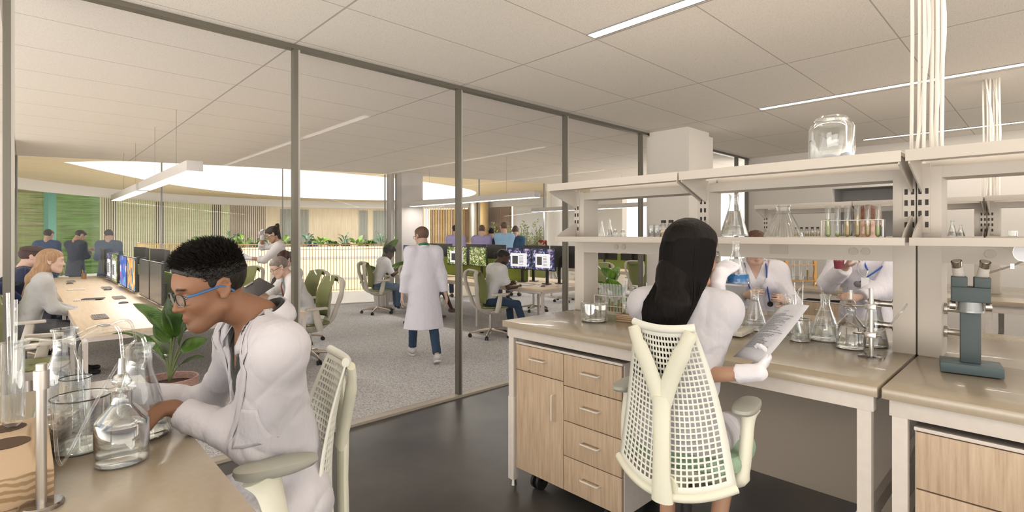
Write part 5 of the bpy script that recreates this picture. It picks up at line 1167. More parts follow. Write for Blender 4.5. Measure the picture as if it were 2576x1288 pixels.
tubing('glass_tubing', 'V-shaped tube dropping to the worktop before the round bottle', [(.045, 1.50, ZT+.225), (.05, 1.50, ZT+.10), (.055, 1.50, ZT+.045), (.07, 1.51, ZT+.048), (.13, 1.56, ZT+.16), (.19, 1.62, ZT+.25), (.215, 1.68, ZT+.26)], .0035)
# ---------- office ----------
CR = Vector((.7253, -.6887, 0)); CV = Vector((.6885, .7251, 0))
def spot(px, py, d):
    """a place in the room from a direction off the camera and a distance along it"""
    return CV*d+CR*((px-1288)/FPX*d)+Vector((0, 0, EYE+(592-py)/FPX*d))
bench_desk('bench_desk', 'long pale wood desk on the left with keyboards, notebooks and a row of screens', .35, 2.2, 5.53, 13.3, None)
bench_desk('bench_desk', 'long pale wood desk with green screen where the man in white tee sits', 5.67, 7.25, 5.3, 10.0, None)
bench_desk('bench_desk', 'pale wood desk farthest right behind the glass, the grey blazer arm on it', 9.9, 11.4, 5.0, 9.0, None)
mk = [(7.25, 'off'), (8.05, 'off'), (9.15, 'sunset'), (9.98, 'blue'), (11.05, 'garden'), (11.8, 'city'), (12.6, 'off'), (13.05, 'off')]
for i, (y, k) in enumerate(mk):
    lb = ['nearest dark screen of the left desk', 'second dark screen of the left desk', 'left desk screen showing an orange sunset', 'left desk screen with blue tiles', 'left desk screen with green garden picture', 'left desk screen with a white page and dark picture', 'far dark screen of the left desk, nearer one', 'farthest dark screen of the left desk'][i]
    monitor('monitor', lb, (1.12, y, .7605), R(180), .74 if i < 6 else .42, .46, None if k == 'off' else k, 'screens on the left desk', tall=.045 if i < 6 else .1)
for i in range(6): monitor('monitor', 'dark monitor back over the green screen of the left desk, %s nearest' % ('first', 'second', 'third', 'fourth', 'fifth', 'sixth')[i], (1.46, 6.95+.66*i+.25*(i//2), .7605), R(8 if i % 2 else -6), .6, .36, None, 'monitor backs behind the left desk screens', tall=.26)
RM = [(5.85, 'city', 'page of tables and a grey photo'), (6.42, 'city', 'two white pages by the bearded man'), (7.55, 'garden', 'bright garden view over a sofa'), (8.2, 'garden', 'garden picture under a white page, beside the lab coat'), (9.25, 'city', 'blue picture half hidden by the walking man'), (9.86, 'city', 'black and white page on blue, before headphones man')]
for i, (y, k, lb) in enumerate(RM): monitor('monitor', 'right desk monitor with '+lb, (6.27, y, .7605), R(180+(8 if i % 2 else -4)), .56, .35, k, 'lit monitors on the right desk', tall=.25, win=i != 2)
for i in range(6): monitor('monitor', 'black monitor back beyond the green screen of the right desk, %s' % ('first from the near end', 'second', 'third', 'fourth', 'fifth', 'sixth')[i], (6.66, 5.75+.62*i+.45*(i//2), .7605), R(4 if i % 2 else -4), .58, .35, None, 'monitor backs of the right desk', tall=.29)
for i in range(3): monitor('monitor', 'black monitor back on the far right desk, %s' % ('left one', 'middle one', 'right one')[i], (10.45, 7.6-.75*i, .7605), R(-5+4*i), .66, .36, None, 'monitor backs on the farthest desk', tall=.24)
mkb = mat('keyboard_body', (.45, .42, .38), metal=.3, rough=.4); DZ = .7605
for i, (x, y, l) in enumerate(((.55, 6.55, 'nearest one'), (.90, 8.4, 'second one'), (.93, 10.1, 'third one'), (.60, 11.9, 'farthest one'))): keyboard('keyboard', 'grey keyboard on the left desk, '+l, (x, y, DZ), R(0), mkb, 'keyboards on the left desk')
for i, (x, y, l) in enumerate(((.52, 5.90, 'nearest one'), (.87, 7.72, 'second one'), (.91, 9.75, 'third one'), (.56, 11.4, 'farthest one'))): mouse('mouse', 'dark grey mouse on the left desk, '+l, (x, y, DZ), 0, 'mice on the left desk')
def notebook(label, loc, rz, w=.15, l=.21, col=(.75, .72, .66), spiral=True):
    t = thing('notebook', label, 'notebook', loc, rz); MB().box(-w/2, w/2, -l/2, l/2, 0, .009, bev=.001).build('pages', mat('paper_%02d' % int(col[0]*99), col, rough=.8), t)
    if spiral:
        b = MB()
        for k in range(12): b.tube([(-w/2+.004+.006*math.cos(a), -l/2+.012+k*(l-.024)/11, .0072+.0068*math.sin(a)) for a in np.linspace(0, 2*PI, 8, False)], .001, 4, closed=True)
        b.build('spiral_binding', M_black, t)
    return t
notebook('white spiral notebook on the left desk beyond the dark one', (.57, 10.1, DZ), R(80)); notebook('dark spiral notebook on top of a pale one, left desk', (.64, 8.42, DZ+.0095), R(70), col=(.12, .11, .1)); notebook('pale notebook under the dark spiral one', (.56, 8.4, DZ), R(76))
notebook('open white spiral notebook near the elbow of the older man', (1.95, 5.95, DZ), R(60), .17, .22); 
def cup(label, loc, m, group=None, pens=6):
    t = thing('pen_cup', label, 'pen cup', loc); MB().lathe([(.035, 0), (.038, .1), (.036, .1), (.033, .004), (.001, .004)], 24, cap=False).build('cup', m, t)
    for k in range(pens):
        a = k*1.1; MB().tube([(.01*math.cos(a), .01*math.sin(a), .006), (.034*math.cos(a), .034*math.sin(a), .15+.01*(k % 3))], .0035, 6).build('pen', mat('pen_%d' % (k % 4), ((.7, .2, .1), (.1, .3, .6), (.8, .6, .1), (.1, .1, .1))[k % 4]), t)
cup('wooden cup of pens at the far end of the left desk', (.82, 12.6, DZ), mat('cup_wood', (.35, .2, .1))); cup('frosted cup of coloured pens on the right desk', (5.95, 7.15, DZ), mat('cup_frost', (.65, .6, .5)))
notebook('open magazine with colour pictures beside the arm of the man in white tee', (6.02, 6.05, DZ), R(10), .24, .3, (.62, .6, .58), False); mouse('mouse', 'black mouse at the near end of the right desk', (6.02, 5.62, DZ))
keyboard('keyboard', 'dark keyboard on the right desk under the lit screens', (6.05, 8.3, DZ), 0, mkb); keyboard('keyboard', 'keyboard before the man with headphones', (5.9, 9.55, DZ), 0, mkb)
# task chairs
ch = task_chair('office_chair', 'empty ivory chair with olive back nearest the near corner of the left desk', (.03, 6.0, 0), R(-18))
ex = [((.0, 7.55), 4, 'ivory and olive chair the blonde woman sits on'), ((-.05, 9.0), 6, 'chair under the man with the flat cap'), ((2.62, 6.47), 178, 'chair under the older man in a lab coat'), ((2.55, 9.3), 195, 'empty olive-backed chair behind the black folder of the older man'),
      ((2.95, 7.65), 185, 'chair of the person with a reddish ponytail behind the glass frame'), ((5.22, 9.45), -12, 'ivory swivel chair under the man with headphones'), ((5.28, 6.05), -14, 'ivory swivel chair under the man in white tee'), ((5.22, 7.85), 5, 'swivel chair half hidden behind the walking man'),
      ((7.75, 7.5), 190, 'empty ivory chair beyond the right desk'), ((7.8, 6.0), 170, 'ivory chair beyond the near end of the right desk'), ((11.7, 7.3), 200, 'chair of the person in a grey blazer'), ((9.45, 6.0), 10, 'white chair before the farthest desk'), ((9.4, 8.0), -5, 'second white chair before the farthest desk'), ((2.65, 11.2), 185, 'olive-backed chair at the far half of the left desk')]
for (x, y), a, l in ex: dup(ch, (x, y, 0), R(a), l)
# potted plants
def view_leaves(c, d, spec):
    out = []
    for bx, by, tx, ty, w, dr, ro, dd in spec:
        b_ = spot(bx, by, d)-Vector(c); t_ = spot(tx, ty, d+dd)-Vector(c); out.append((tuple(b_), tuple(t_), w, dr, ro))
    return out
c0 = (.80, 4.62, 0); basket = mat('pink_basket', (.58, .36, .30), rough=.8, bump=1, bscale=60, bdist=.01, var=.15, vscale=60)
broad_plant('potted_plant', 'big-leaved plant in a pink woven basket behind the glass', c0, view_leaves(c0, 3.9, [(432, 850, 335, 755, .085, .15, .9, -.1), (440, 848, 432, 738, .115, .0, .35, .05), (430, 862, 400, 790, .08, .05, -.6, .12), (452, 872, 474, 775, .10, .02, .3, .02), (415, 905, 282, 822, .075, .28, .5, -.15), (455, 885, 522, 850, .06, .10, .8, .1), (430, 890, 352, 850, .06, .2, -.7, .25), (450, 920, 515, 895, .05, .1, -.6, .2), (420, 900, 330, 880, .05, .15, .3, .3)]), pot=(.19, .50, basket), stem0=(0, 0, .46), sr=.007)
c1 = (5.85, 10.42, 0)
broad_plant('potted_plant', 'tall dark plant standing by the office column behind the headphones', c1, view_leaves(c1, 11.45, [(965, 668, 975, 596, .20, 0, .2, 0), (972, 640, 1003, 600, .13, .1, .6, .1), (955, 680, 905, 702, .13, .5, .6, 0), (968, 700, 945, 652, .10, .1, .4, .1), (975, 690, 1020, 668, .10, .1, .6, -.2), (972, 700, 1018, 655, .12, .1, .6, .2)]), pot=(.2, .4, M_white), stem0=(0, 0, .4), sr=.012)
c2 = (4.32, 3.05, 0)
broad_plant('potted_plant', 'green plant seen through the bench shelving left of the black hair', c2, view_leaves(c2, 5.2, [(1548, 705, 1558, 668, .10, 0, .3, 0), (1540, 705, 1512, 672, .09, .1, .5, 0), (1545, 735, 1530, 700, .10, 0, .2, -.05), (1525, 728, 1500, 706, .06, .2, .4, 0), (1550, 745, 1572, 722, .06, .1, .6, 0), (1560, 760, 1592, 748, .05, .1, .6, 0)]), lm=leaf_material('mid_leaf', (.04, .13, .015), (.20, .36, .05)), pot=(.2, .5, M_white), stem0=(0, 0, .45), sr=.008)
# white lounge beyond the inner glazing
def lounge_table(label, loc, r, h):
    t = thing('lounge_table', label, 'table', loc); MB().lathe([(r, h-.04), (r, h), (r*.98, h+.002)], 40).build('tabletop', mat('white_stone', (.72, .71, .70), rough=.5, var=.06, vscale=20), t); MB().lathe([(r*.45, 0), (r*.1, .05), (r*.08, h-.05), (r*.3, h-.03)], 28).build('pedestal', M_white, t)
for i, (x, y, r, h) in enumerate(((-.35, 14.0, .55, .72), (2.1, 14.9, .62, .75), (1.2, 16.4, .6, .6), (-.2, 15.9, .5, .72))): lounge_table('round white stone table near the men in suits, %s' % ('first', 'second', 'third', 'fourth')[i], (x, y, -.003), r, h)
MB_ = MB(); MB_.cyl(0, 0, 0, .12, .035, .03, 20); tag(MB_.build('paper_cup', mat('brown_cup', (.45, .3, .2)), loc=(1.95, 14.6, .75)), 'brown paper cup on a round white table', 'cup')
# ---------- atrium ----------
rail = thing('railing', 'curved railing of thin golden rods around the atrium void', 'railing', pol(270, ARD))
def rl(p): return (p[0]-rail.location.x, p[1]-rail.location.y, p[2]+.002)
for z in (1.32, 1.19, .04): MB().tube([rl(pol(a, ARD+.06, z)) for a in range(165, 351, 3)], .014 if z > 1.2 else .008, 8).build('handrail' if z > 1.2 else 'rail_wire', M_gold, rail)
b = MB()
for k in range(270):
    a = 165+k*185/269; b.tube([rl(pol(a, ARD+.06, 0)), rl(pol(a, ARD+.06, 1.32))], .0075, 5)
o = b.build('balusters', M_gold, rail); o['kind'] = 'stuff'
par = thing('parapet', 'curved pale wood parapet with grey bands on the far side of the void', 'parapet', pol(60, 6.9, -.3))
def pl(p): return (p[0]-par.location.x, p[1]-par.location.y)
def band(name, r0, r1, z0, z1, m, a0=-20, a1=122):
    A = [a0+(a1-a0)*i/60 for i in range(61)]; return MB().prism([pl(pol(a, r0)) for a in A]+[pl(pol(a, r1)) for a in reversed(A)], z0+.3, z1+.3).build(name, m, par, smooth=False)
band('panelling', 6.9, 7.0, -2.2, .98, M_ply); band('planter_back', 7.9, 8.0, -.29, .98, M_ply); band('planter_soil', 7.0, 7.9, .7, .9, mat('soil', (.06, .03, .02)))
band('grey_band', 6.86, 6.9, .35, .46, mat('band_grey', (.42, .41, .42), rough=.6)); band('grey_band', 6.86, 6.9, -.75, -.67, mat('band_grey', (.42, .41, .42)))
seq = ['by the wood slats', 'left of the lab coat woman', 'behind the lab coat woman', 'beside the navy suit', 'right of the navy suit', 'near the red hair', 'right of the red hair', 'at the right end', 'low and dark', 'farthest right']
for i in range(17):
    a = 117-i*4.9; kind = i % 3; p = pol(a, 7.45, .9)
    foliage('planter_plant', '%s plant in the atrium planter %s' % (('broad bright', 'dark bushy', 'pale ferny')[kind], seq[min(9, int(i*.6))]), p, (16, 40, 26)[kind], (.3, .36, .26)[kind], (.55, .42, .9)[kind], (.5, .26, .4)[kind], (.15, .07, .05)[kind], (M_leaf2, M_leaf, M_fern)[kind], 'plants in the atrium planter', seed=i)
for i, a in enumerate((-1, -9, -16, 6)): foliage('shrub', 'yellow-green shrub glowing behind the men at the railing, %s' % ('tallest', 'middle', 'right', 'left')[i], pol(a, 9.2, -.29), 420, .62, 2.9, .15, .04, leaf_material('sunlit_leaf', (.25, .32, .05), (.6, .66, .22), 20), 'shrubs beyond the railing', seed=50+i)  # leaves mottled between two yellow-greens
# slatted screens
def slats(label, a0, a1, n, r, z0, z1, m):
    t = thing('slatted_screen', label, 'screen', pol((a0+a1)/2, r, z0)); ox, oy = t.location.x, t.location.y; b = MB()
    for k in range(n):
        a = a0+(a1-a0)*k/(n-1); p, q = pol(a-.085, r), pol(a+.085, r); p2, q2 = pol(a-.085, r+.045), pol(a+.085, r+.045)
        b.prism([(v[0]-ox, v[1]-oy) for v in (p, q, q2, p2)], 0, z1-z0)
    b.build('slats', m, t, smooth=False)
M_sl = mat('slat_cream', (.80, .74, .56), rough=.6)
slats('cream vertical slat screen in front of the green fields, left part', 131.3, 113, 32, 10.5, -3.19, 3.21, M_sl); slats('cream vertical slat screen in front of the fields, right part', 112.4, 87, 46, 10.5, -3.19, 3.21, M_sl); slats('wood slat screen right of the office column', 39, 23.4, 28, 10.5, -.29, 3.21, M_gold)
for i, a in enumerate((78.5, 58.0, 51)):
    t = thing('reeded_window', 'reeded glass panel in the pale wood wall, %s' % ('behind the navy suit', 'narrow one', 'at the right end')[i], 'window', pol(a, 10.93, .9)); t.rotation_euler = (0, 0, R(a)); b = MB(); w = (.8, .25, .8)[i]
    for k in range(int(w*2/.07)): b.tube([(-.02, -w+.035+k*.07, 0), (-.02, -w+.035+k*.07, 2.2)], .034, 6)
    b.build('reeded_glass', mat('reeded_grey', (.42, .43, .36), rough=.25, spec=.6), t)
struct('column_round', MB().lathe([(.36, 0), (.36, CEIL), (.42, AZ)], 36), mat('bright_plaster', (.86, .85, .83)), loc=(14.0, 12.4, 0)); struct('column_gold', MB().cyl(0, 0, -3, 3.6, .3, n=30), M_gold, loc=pol(15.5, 10.3)); struct('column_grey', MB().cyl(0, 0, -3, 3.6, .35, n=30), M_steel, loc=pol(19.5, 10.5))
# ---------- people in the scene ----------
def W2L(loc, yaw, p):
    d = Vector(p)-Vector(loc); return tuple(Matrix.Rotation(-yaw, 3, 'Z') @ d)
SK = {'tan': (.45, .26, .17), 'brown': (.235, .115, .065), 'dark': (.09, .045, .028), 'fair': (.62, .42, .33), 'olive': (.50, .32, .22)}
WC = (.58, .565, .60)
# the man in glasses
lm = (.575, 1.580, 0); ym = R(181)
pm = dict(s=.95, shw=.165, sit=True, pz=.835, lean=8, curve=.02, nk=.03, hfwd=.08, head=(7, 15, 0), gaze=30, handl=W2L(lm, ym, spot(436, 1026, 1.40)), handr=W2L(lm, ym, spot(320, 992, 1.62)), polel=tuple(Matrix.Rotation(-ym, 3, 'Z') @ (CR*1.3+Vector((0, 0, -.75)))), poler=(-.4, -.2, -1),
          footl=(.38, .12, .30), footr=(.38, -.12, .30), hands=dict(l=dict(d=(.95, -.15, -.12), n=(0.1, .15, 1), curl=.32), r=dict(d=(.95, .1, -.12), n=(.1, -.15, 1), curl=.3)), kpolel=(1, .2, .6), kpoler=(1, -.2, .6))
man, Jm, cm = person('young man in black-framed glasses and white lab coat typing at the bench', lm, ym, pm,
    dict(skin=SK['brown'], hair=('crop', (.012, .010, .008), 0.45, (.030, 1.25)), headsc=.90, build=.87, neckr=.050, lip=1.0, brow=(.02, .012, .008), stubble=.25, under=dict(c=(.045, .045, .045), v=(.13, .055), infl=.006), top=dict(c=WC, v=(.33, .075), hem=.95, name='lab_coat', infl=.013, sleeve=1.90), bottom=dict(c=(.03, .03, .04)), shoe=dict(c=(.1, .1, .1)), fold=.0042, lash=True), res=.0045)
# the woman with long hair
lw = (1.82, .98, 0); yw = R(17)
pw = dict(s=1.0, sit=True, pz=.83, lean=6, head=(-34, 8, 0), hfwd=.02, handr=W2L(lw, yw, spot(1893, 938, 1.80)), handl=W2L(lw, yw, spot(1806, 702, 2.06)), poler=tuple(Matrix.Rotation(-yw, 3, 'Z') @ (CR*-.5+Vector((0, 0, -1)))), polel=(-.1, .1, -1), shw=.155,
          footl=(.22, .10, .40), footr=(.20, -.10, .38), hands=dict(r=dict(d=(.75, -.35, .35), n=(.1, -.9, -.3), curl=.5), l=dict(d=tuple(Matrix.Rotation(-yw, 3, 'Z') @ (CR*.75+Vector((0, 0, .62))+CV*.25)), n=tuple(Matrix.Rotation(-yw, 3, 'Z') @ (CV*-.6+CR*-.5+Vector((0, 0, .6)))), curl=[.75, .8, .75, .6], thumb=.8)), kpoler=(1, -.15, .3), kpolel=(1, .1, .3))
wom, Jw, cw = person('woman with very long black hair in white coat holding up a blue flask', lw, yw, pw,
    dict(skin=SK['tan'], fem=True, hair=('long', (.010, .008, .007), 1.9, (.06, .9), .36, .80), sweep=.06, headsc=1.02, build=.88, top=dict(c=WC, hem=.92, name='lab_coat', infl=.006, sleeve=1.28, cuffroll=True), glove=True, fold=.004, eyes=False), res=.005)
PE = {}
def lite(label, loc, yaw, pose, fit, res=.011, group=None):
    r = person(label, loc, R(yaw), pose, fit, res, group); PE[label] = (r[0], r[1], pose.get('s', 1.)); return r
SIT = dict(sit=True, pz=.59, lean=8, head=(0, 12, 0), footl=(.45, .12, .085), footr=(.42, -.12, .085))
def sit(**k): d = dict(SIT); d.update(k); return d
JN = (.035, .065, .115)
lite('man in glasses walking away in a long lab coat and blue jeans', (3.68, 5.5, 0), 66, dict(s=.985, pz=.90, lean=3, head=(28, 8, 0), handl=(.02, .27, .80), handr=(-.02, -.28, .80), polel=(-.8, .4, -.2), poler=(-.8, -.4, -.2), footl=(.30, .10, .10), footr=(-.30, -.11, .12), toer=(.93, -.05, -.35)),
     dict(skin=SK['fair'], hair=('short', (.16, .10, .07), .6), top=dict(c=(.80, .79, .86), hem=.50, flare=.06, name='lab_coat', infl=.02, sleeve=1.9), bottom=dict(c=JN, len=.96), shoe=dict(c=(.62, .60, .58), sole=(.8, .78, .74))), res=.009)
lite('older grey-haired man in lab coat and tie with a black folder', (2.58, 6.45, 0), 178, sit(lean=20, head=(-4, 26, 0), curve=.05, handl=(.50, .08, .86), handr=(.62, -.18, .90), hands=dict(l=dict(curl=.8))),
     dict(skin=SK['fair'], hair=('short', (.22, .18, .15), .5), under=dict(c=(.35, .5, .6), v=(.1, .03)), top=dict(c=(.74, .73, .72), v=(.3, .06), hem=.9, name='lab_coat', infl=.022, sleeve=1.88), bottom=dict(c=(.08, .07, .07)), shoe=dict(c=(.03, .02, .02))), res=.009)
lite('person with a reddish-brown ponytail seated behind the older man', (2.95, 7.65, 0), 185, sit(lean=16, head=(20, 20, 0), handl=(.45, .15, .8), handr=(.45, -.15, .8)), dict(skin=SK['fair'], fem=True, hair=('pony', (.05, .02, .015), 1, (.05, 1.), (-.10, 0, .03), .32), top=dict(c=(.70, .68, .68), hem=.8, name='lab_coat'), bottom=dict(c=(.1, .1, .1))))
lite('standing woman with ponytail, goggles and white gloves reading a clear board', (3.0, 8.65, 0), 158, dict(s=1.0, pz=.93, head=(2, 28, 0), handr=(.25, -.10, 1.56), handl=(.42, .04, 1.22), polel=(-.3, .6, -1), poler=(.5, -.8, -.6), hands=dict(r=dict(d=(.1, .3, 1), n=(.6, -.7, 0), curl=.5), l=dict(d=(.9, .1, .4), n=(-.2, .9, .1), curl=.5))),
     dict(skin=SK['tan'], fem=True, hair=('pony', (.03, .02, .016), 1, (.035, 1.2), (-.085, 0, .09), .42), glove=True, under=dict(c=(.10, .085, .07), v=(.16, .05), infl=.002, hem=.3), top=dict(c=(.74, .72, .72), v=(.4, .08), open=True, gap=.03, gapw=.06, hem=.52, name='lab_coat', sleeve=1.35, cuffroll=True), bottom=dict(c=(.10, .085, .07)), shoe=dict(c=(.05, .05, .05))), res=.009)
lite('blonde woman in light grey blazer seated sideways at the left desk', (.02, 7.6, 0), 2, sit(s=1.04, pz=.61, lean=14, head=(-6, 2, 0), handl=(.42, .02, .72), handr=(.42, -.06, .70), hands=dict(r=dict(curl=.6), l=dict(curl=.6))), dict(skin=SK['fair'], fem=True, hair=('long', (.36, .22, .12), 1.3, (.06, .95), .30, .95), top=dict(c=(.50, .50, .49), name='blazer', infl=.014), bottom=dict(c=(.13, .13, .14)), shoe=dict(c=(.02, .02, .02))), res=.009)
lite('man with a flat cap and navy jacket behind the blonde woman', (-.10, 9.0, 0), 5, sit(s=1.04, pz=.61, lean=10, head=(5, 5, 0)), dict(skin=SK['fair'], hair=('short', (.05, .02, .015), .6), top=dict(c=(.012, .02, .06), name='jacket', infl=.014), bottom=dict(c=(.012, .015, .03)), shoe=dict(c=(.02, .02, .02))))
lite('man with short locs, glasses and headphones in white tee at the desk', (5.18, 9.45, 0), -12, sit(lean=14, curve=.04, head=(-8, 24, 0), handl=(.50, .10, .88), handr=(.50, -.08, .88), poler=(-.5, -.3, -1), hands=dict(r=dict(curl=.8), l=dict(curl=.8))), dict(skin=SK['dark'], hair=('locs', (.01, .008, .007), 1.2), top=dict(c=(.75, .75, .76), name='tee', sleeve=.85, infl=.018), bottom=dict(c=(.10, .15, .22), len=.9), shoe=dict(c=(.7, .7, .72), sole=(.8, .8, .8))), res=.010)
lite('bearded man in white tee and blue jeans sitting at the right desk', (5.26, 6.05, 0), -14, sit(lean=12, curve=.03, head=(-12, 24, 0), handl=(.42, .18, .80), handr=(.46, -.08, .76), poler=(-.6, -.5, -1), footl=(.5, .2, .085), footr=(.55, -.18, .085), hands=dict(r=dict(curl=.5), l=dict(curl=.5))), dict(skin=SK['dark'], hair=('crop', (.008, .006, .005), .2), stubble=.9, top=dict(c=(.74, .74, .74), name='tee', sleeve=.8, infl=.020), bottom=dict(c=JN, len=.95), shoe=dict(c=(.5, .5, .5), sole=(.7, .7, .7))), res=.008)
lite('seated woman in high heels hidden behind the walking man', (5.22, 7.85, 0), 0, sit(s=.95, footr=(.62, -.05, .20)), dict(skin=SK['dark'], fem=True, hair=('bun', (.02, .015, .01), 1), top=dict(c=(.45, .42, .4), name='blouse'), bottom=dict(c=(.1, .1, .14), len=.2, name='skirt'), shoe=dict(c=(.16, .10, .09))), res=.012)
lite('person in grey blazer with folded arms at the farthest desk', (11.6, 7.2, 0), 218, sit(lean=18, head=(0, 25, 0), handl=(.40, -.12, .80), handr=(.40, .12, .80)), dict(skin=SK['fair'], hair=('short', (.05, .03, .02)), under=dict(c=(.03, .03, .04), v=(.1, .03)), top=dict(c=(.30, .32, .35), v=(.25, .06), name='blazer'), bottom=dict(c=(.10, .11, .13))), res=.012)
# doctors beyond the bench
ld = (4.36, 1.70, 0)
lite('doctor with a blue stethoscope seated across the bench looking at a tablet', ld, 208, dict(sit=True, s=1., pz=.82, lean=5, head=(0, 22, 0), handl=(.40, .16, 1.10), handr=(.36, -.10, 1.12), footl=(.35, .1, .25), footr=(.35, -.1, .25), hands=dict(l=dict(curl=.5), r=dict(curl=.4))), dict(skin=SK['fair'], fem=True, hair=('short', (.10, .05, .03), 1.3), under=dict(c=(.75, .73, .78), v=(.12, .05)), top=dict(c=(.80, .78, .84), v=(.3, .10), name='lab_coat', infl=.02, hem=.8, sleeve=1.8), bottom=dict(c=(.5, .5, .55))), res=.008)
lite('standing doctor with hair in a bun, coffee cup in hand', (4.72, .98, 0), 205, dict(s=1.04, pz=.97, head=(-30, 20, 0), handr=W2L((4.72, .98, 0), R(205), spot(2128, 672, 3.72)), handl=W2L((4.72, .98, 0), R(205), spot(2160, 748, 3.78)), poler=(-.2, -.5, -1), polel=(-.3, .6, -1), hands=dict(r=dict(d=(.5, .2, .75), n=(-.2, -.95, .2), curl=.8), l=dict(d=(.4, -.8, .1), curl=.6))), dict(skin=SK['fair'], fem=True, hair=('bun', (.16, .07, .04), 1.2, (.04, 1.), (-.10, .02, .02)), under=dict(c=(.74, .72, .78), v=(.1, .04), hem=.2), top=dict(c=(.80, .78, .84), v=(.35, .06), open=True, gap=.02, gapw=.05, name='lab_coat', infl=.024, hem=.5), bottom=dict(c=(.6, .6, .66)), shoe=dict(c=(.7, .7, .7))), res=.009)
# men in suits by the white tables
SU = dict(skin=SK['fair'], shoe=dict(c=(.03, .02, .02)), under=dict(c=(.7, .7, .72), v=(.05, .03), infl=.0, sleeve=.5))
for l, x, y, yaw, c, hd, hand in (('man in blue suit with his back turned, leftmost by the white tables', .36, 14.9, 70, (.055, .10, .22), (-18, 12, 0), {}), ('man in grey suit looking down at his hands by the white tables', .80, 14.35, 40, (.09, .11, .15), (-20, 30, 0), dict(handr=(.30, -.02, 1.22), handl=(.30, .06, 1.22))), ('bearded man in blue-grey suit behind the far screens', 1.30, 13.75, 66, (.085, .13, .21), (24, 22, 0), dict(handl=(.25, .12, 1.05)))):
    lite(l, (x, y, 0), yaw, dict(s=.97, head=hd, pz=.93, **hand), dict(SU, hair=('short', (.06, .055, .05), .8), top=dict(c=c, hem=.22, name='suit_jacket', infl=.016, sleeve=1.9), bottom=dict(c=c)), res=.016)
# group at the railing
for l, p, yaw, c, nm, s_, hc in (('man in grey waistcoat and lilac shirt at the railing, behind the glass frame', (7.95, 10.45), 60, (.40, .36, .60), 'shirt', 1.06, (.05, .03, .02)), ('man in lilac shirt with his back turned at the railing', (8.42, 9.98), 50, (.36, .33, .56), 'shirt', 1.06, (.14, .08, .05)), ('dark-haired man in navy suit between the lilac and the light blue shirt', (8.85, 10.1), 55, (.03, .06, .11), 'suit_jacket', 1.02, (.015, .012, .01)),
                          ('tall man in light blue shirt with folded arms, back turned', (8.80, 9.55), 62, (.32, .52, .75), 'shirt', 1.10, (.12, .07, .05)), ('man in blue suit beside the light blue shirt', (9.25, 9.62), 40, (.05, .11, .20), 'suit_jacket', 1.05, (.12, .07, .05))):
    lite(l, (p[0], p[1], .004), yaw, dict(s=s_, pz=.93*s_, head=(10, 6, 0), **(dict(handl=(.2, -.05, 1.2), handr=(.2, .05, 1.22)) if 'folded' in l else {})), dict(skin=SK['fair'], hair=('short', hc, .6), top=dict(c=c, name=nm, hem=.1 if nm == 'suit_jacket' else 0, infl=.015, sleeve=1.88), bottom=dict(c=(.03, .04, .07)), shoe=dict(c=(.03, .02, .02))), res=.015)
lite('woman with red ponytail and black jacket beyond the monitors', (9.7, 9.05, 0), 125, dict(s=.86, pz=.78, head=(20, 5, 0)), dict(skin=SK['fair'], fem=True, hair=('pony', (.20, .04, .02), 1, (.04, 1.1), (-.10, 0, .05), .28), under=dict(c=(.7, .7, .7), v=(.1, .03)), top=dict(c=(.015, .015, .02), name='jacket', v=(.2, .05)), bottom=dict(c=(.02, .02, .02))), res=.014)
# people across the void
for l, a, r, yaw, c, h_, s_, z in (('man in navy suit facing the camera across the atrium', 74.8, 8.45, -115, (.015, .025, .09), ('short', (.03, .02, .015)), 1.05, -.3), ('red-haired woman with her back turned among the atrium plants', 63, 8.5, 60, (.012, .012, .016), ('long', (.28, .06, .02), 1, (.05, 1.), .25), .97, -.3), ('person in pale patterned top seated left of the navy suit', 79.5, 8.5, -130, (.42, .32, .38), ('short', (.25, .15, .1)), .8, -.3),
                        ('red-haired person in white behind the plants by the slats', 109, 8.6, 30, (.8, .78, .76), ('bun', (.2, .04, .02), 1), .95, -.3), ('black-haired person in white behind the plants by the slats', 102, 8.4, 60, (.78, .74, .68), ('short', (.01, .01, .01)), .97, -.3), ('pale man in lilac shirt near the atrium railing', 47, 8.3, -120, (.55, .50, .62), ('short', (.2, .15, .12)), .78, -.3)):
    lite(l, pol(a, r, z), yaw, dict(s=s_, pz=.93*s_), dict(skin=SK['fair'], fem=h_[0] in ('long', 'bun'), hair=h_, under=dict(c=(.8, .8, .8), v=(.1, .03)), top=dict(c=c, name='jacket', v=(.35, .04), infl=.016, sleeve=1.9), bottom=dict(c=(.03, .03, .05)), shoe=dict(c=(.02, .02, .02))), res=.018)
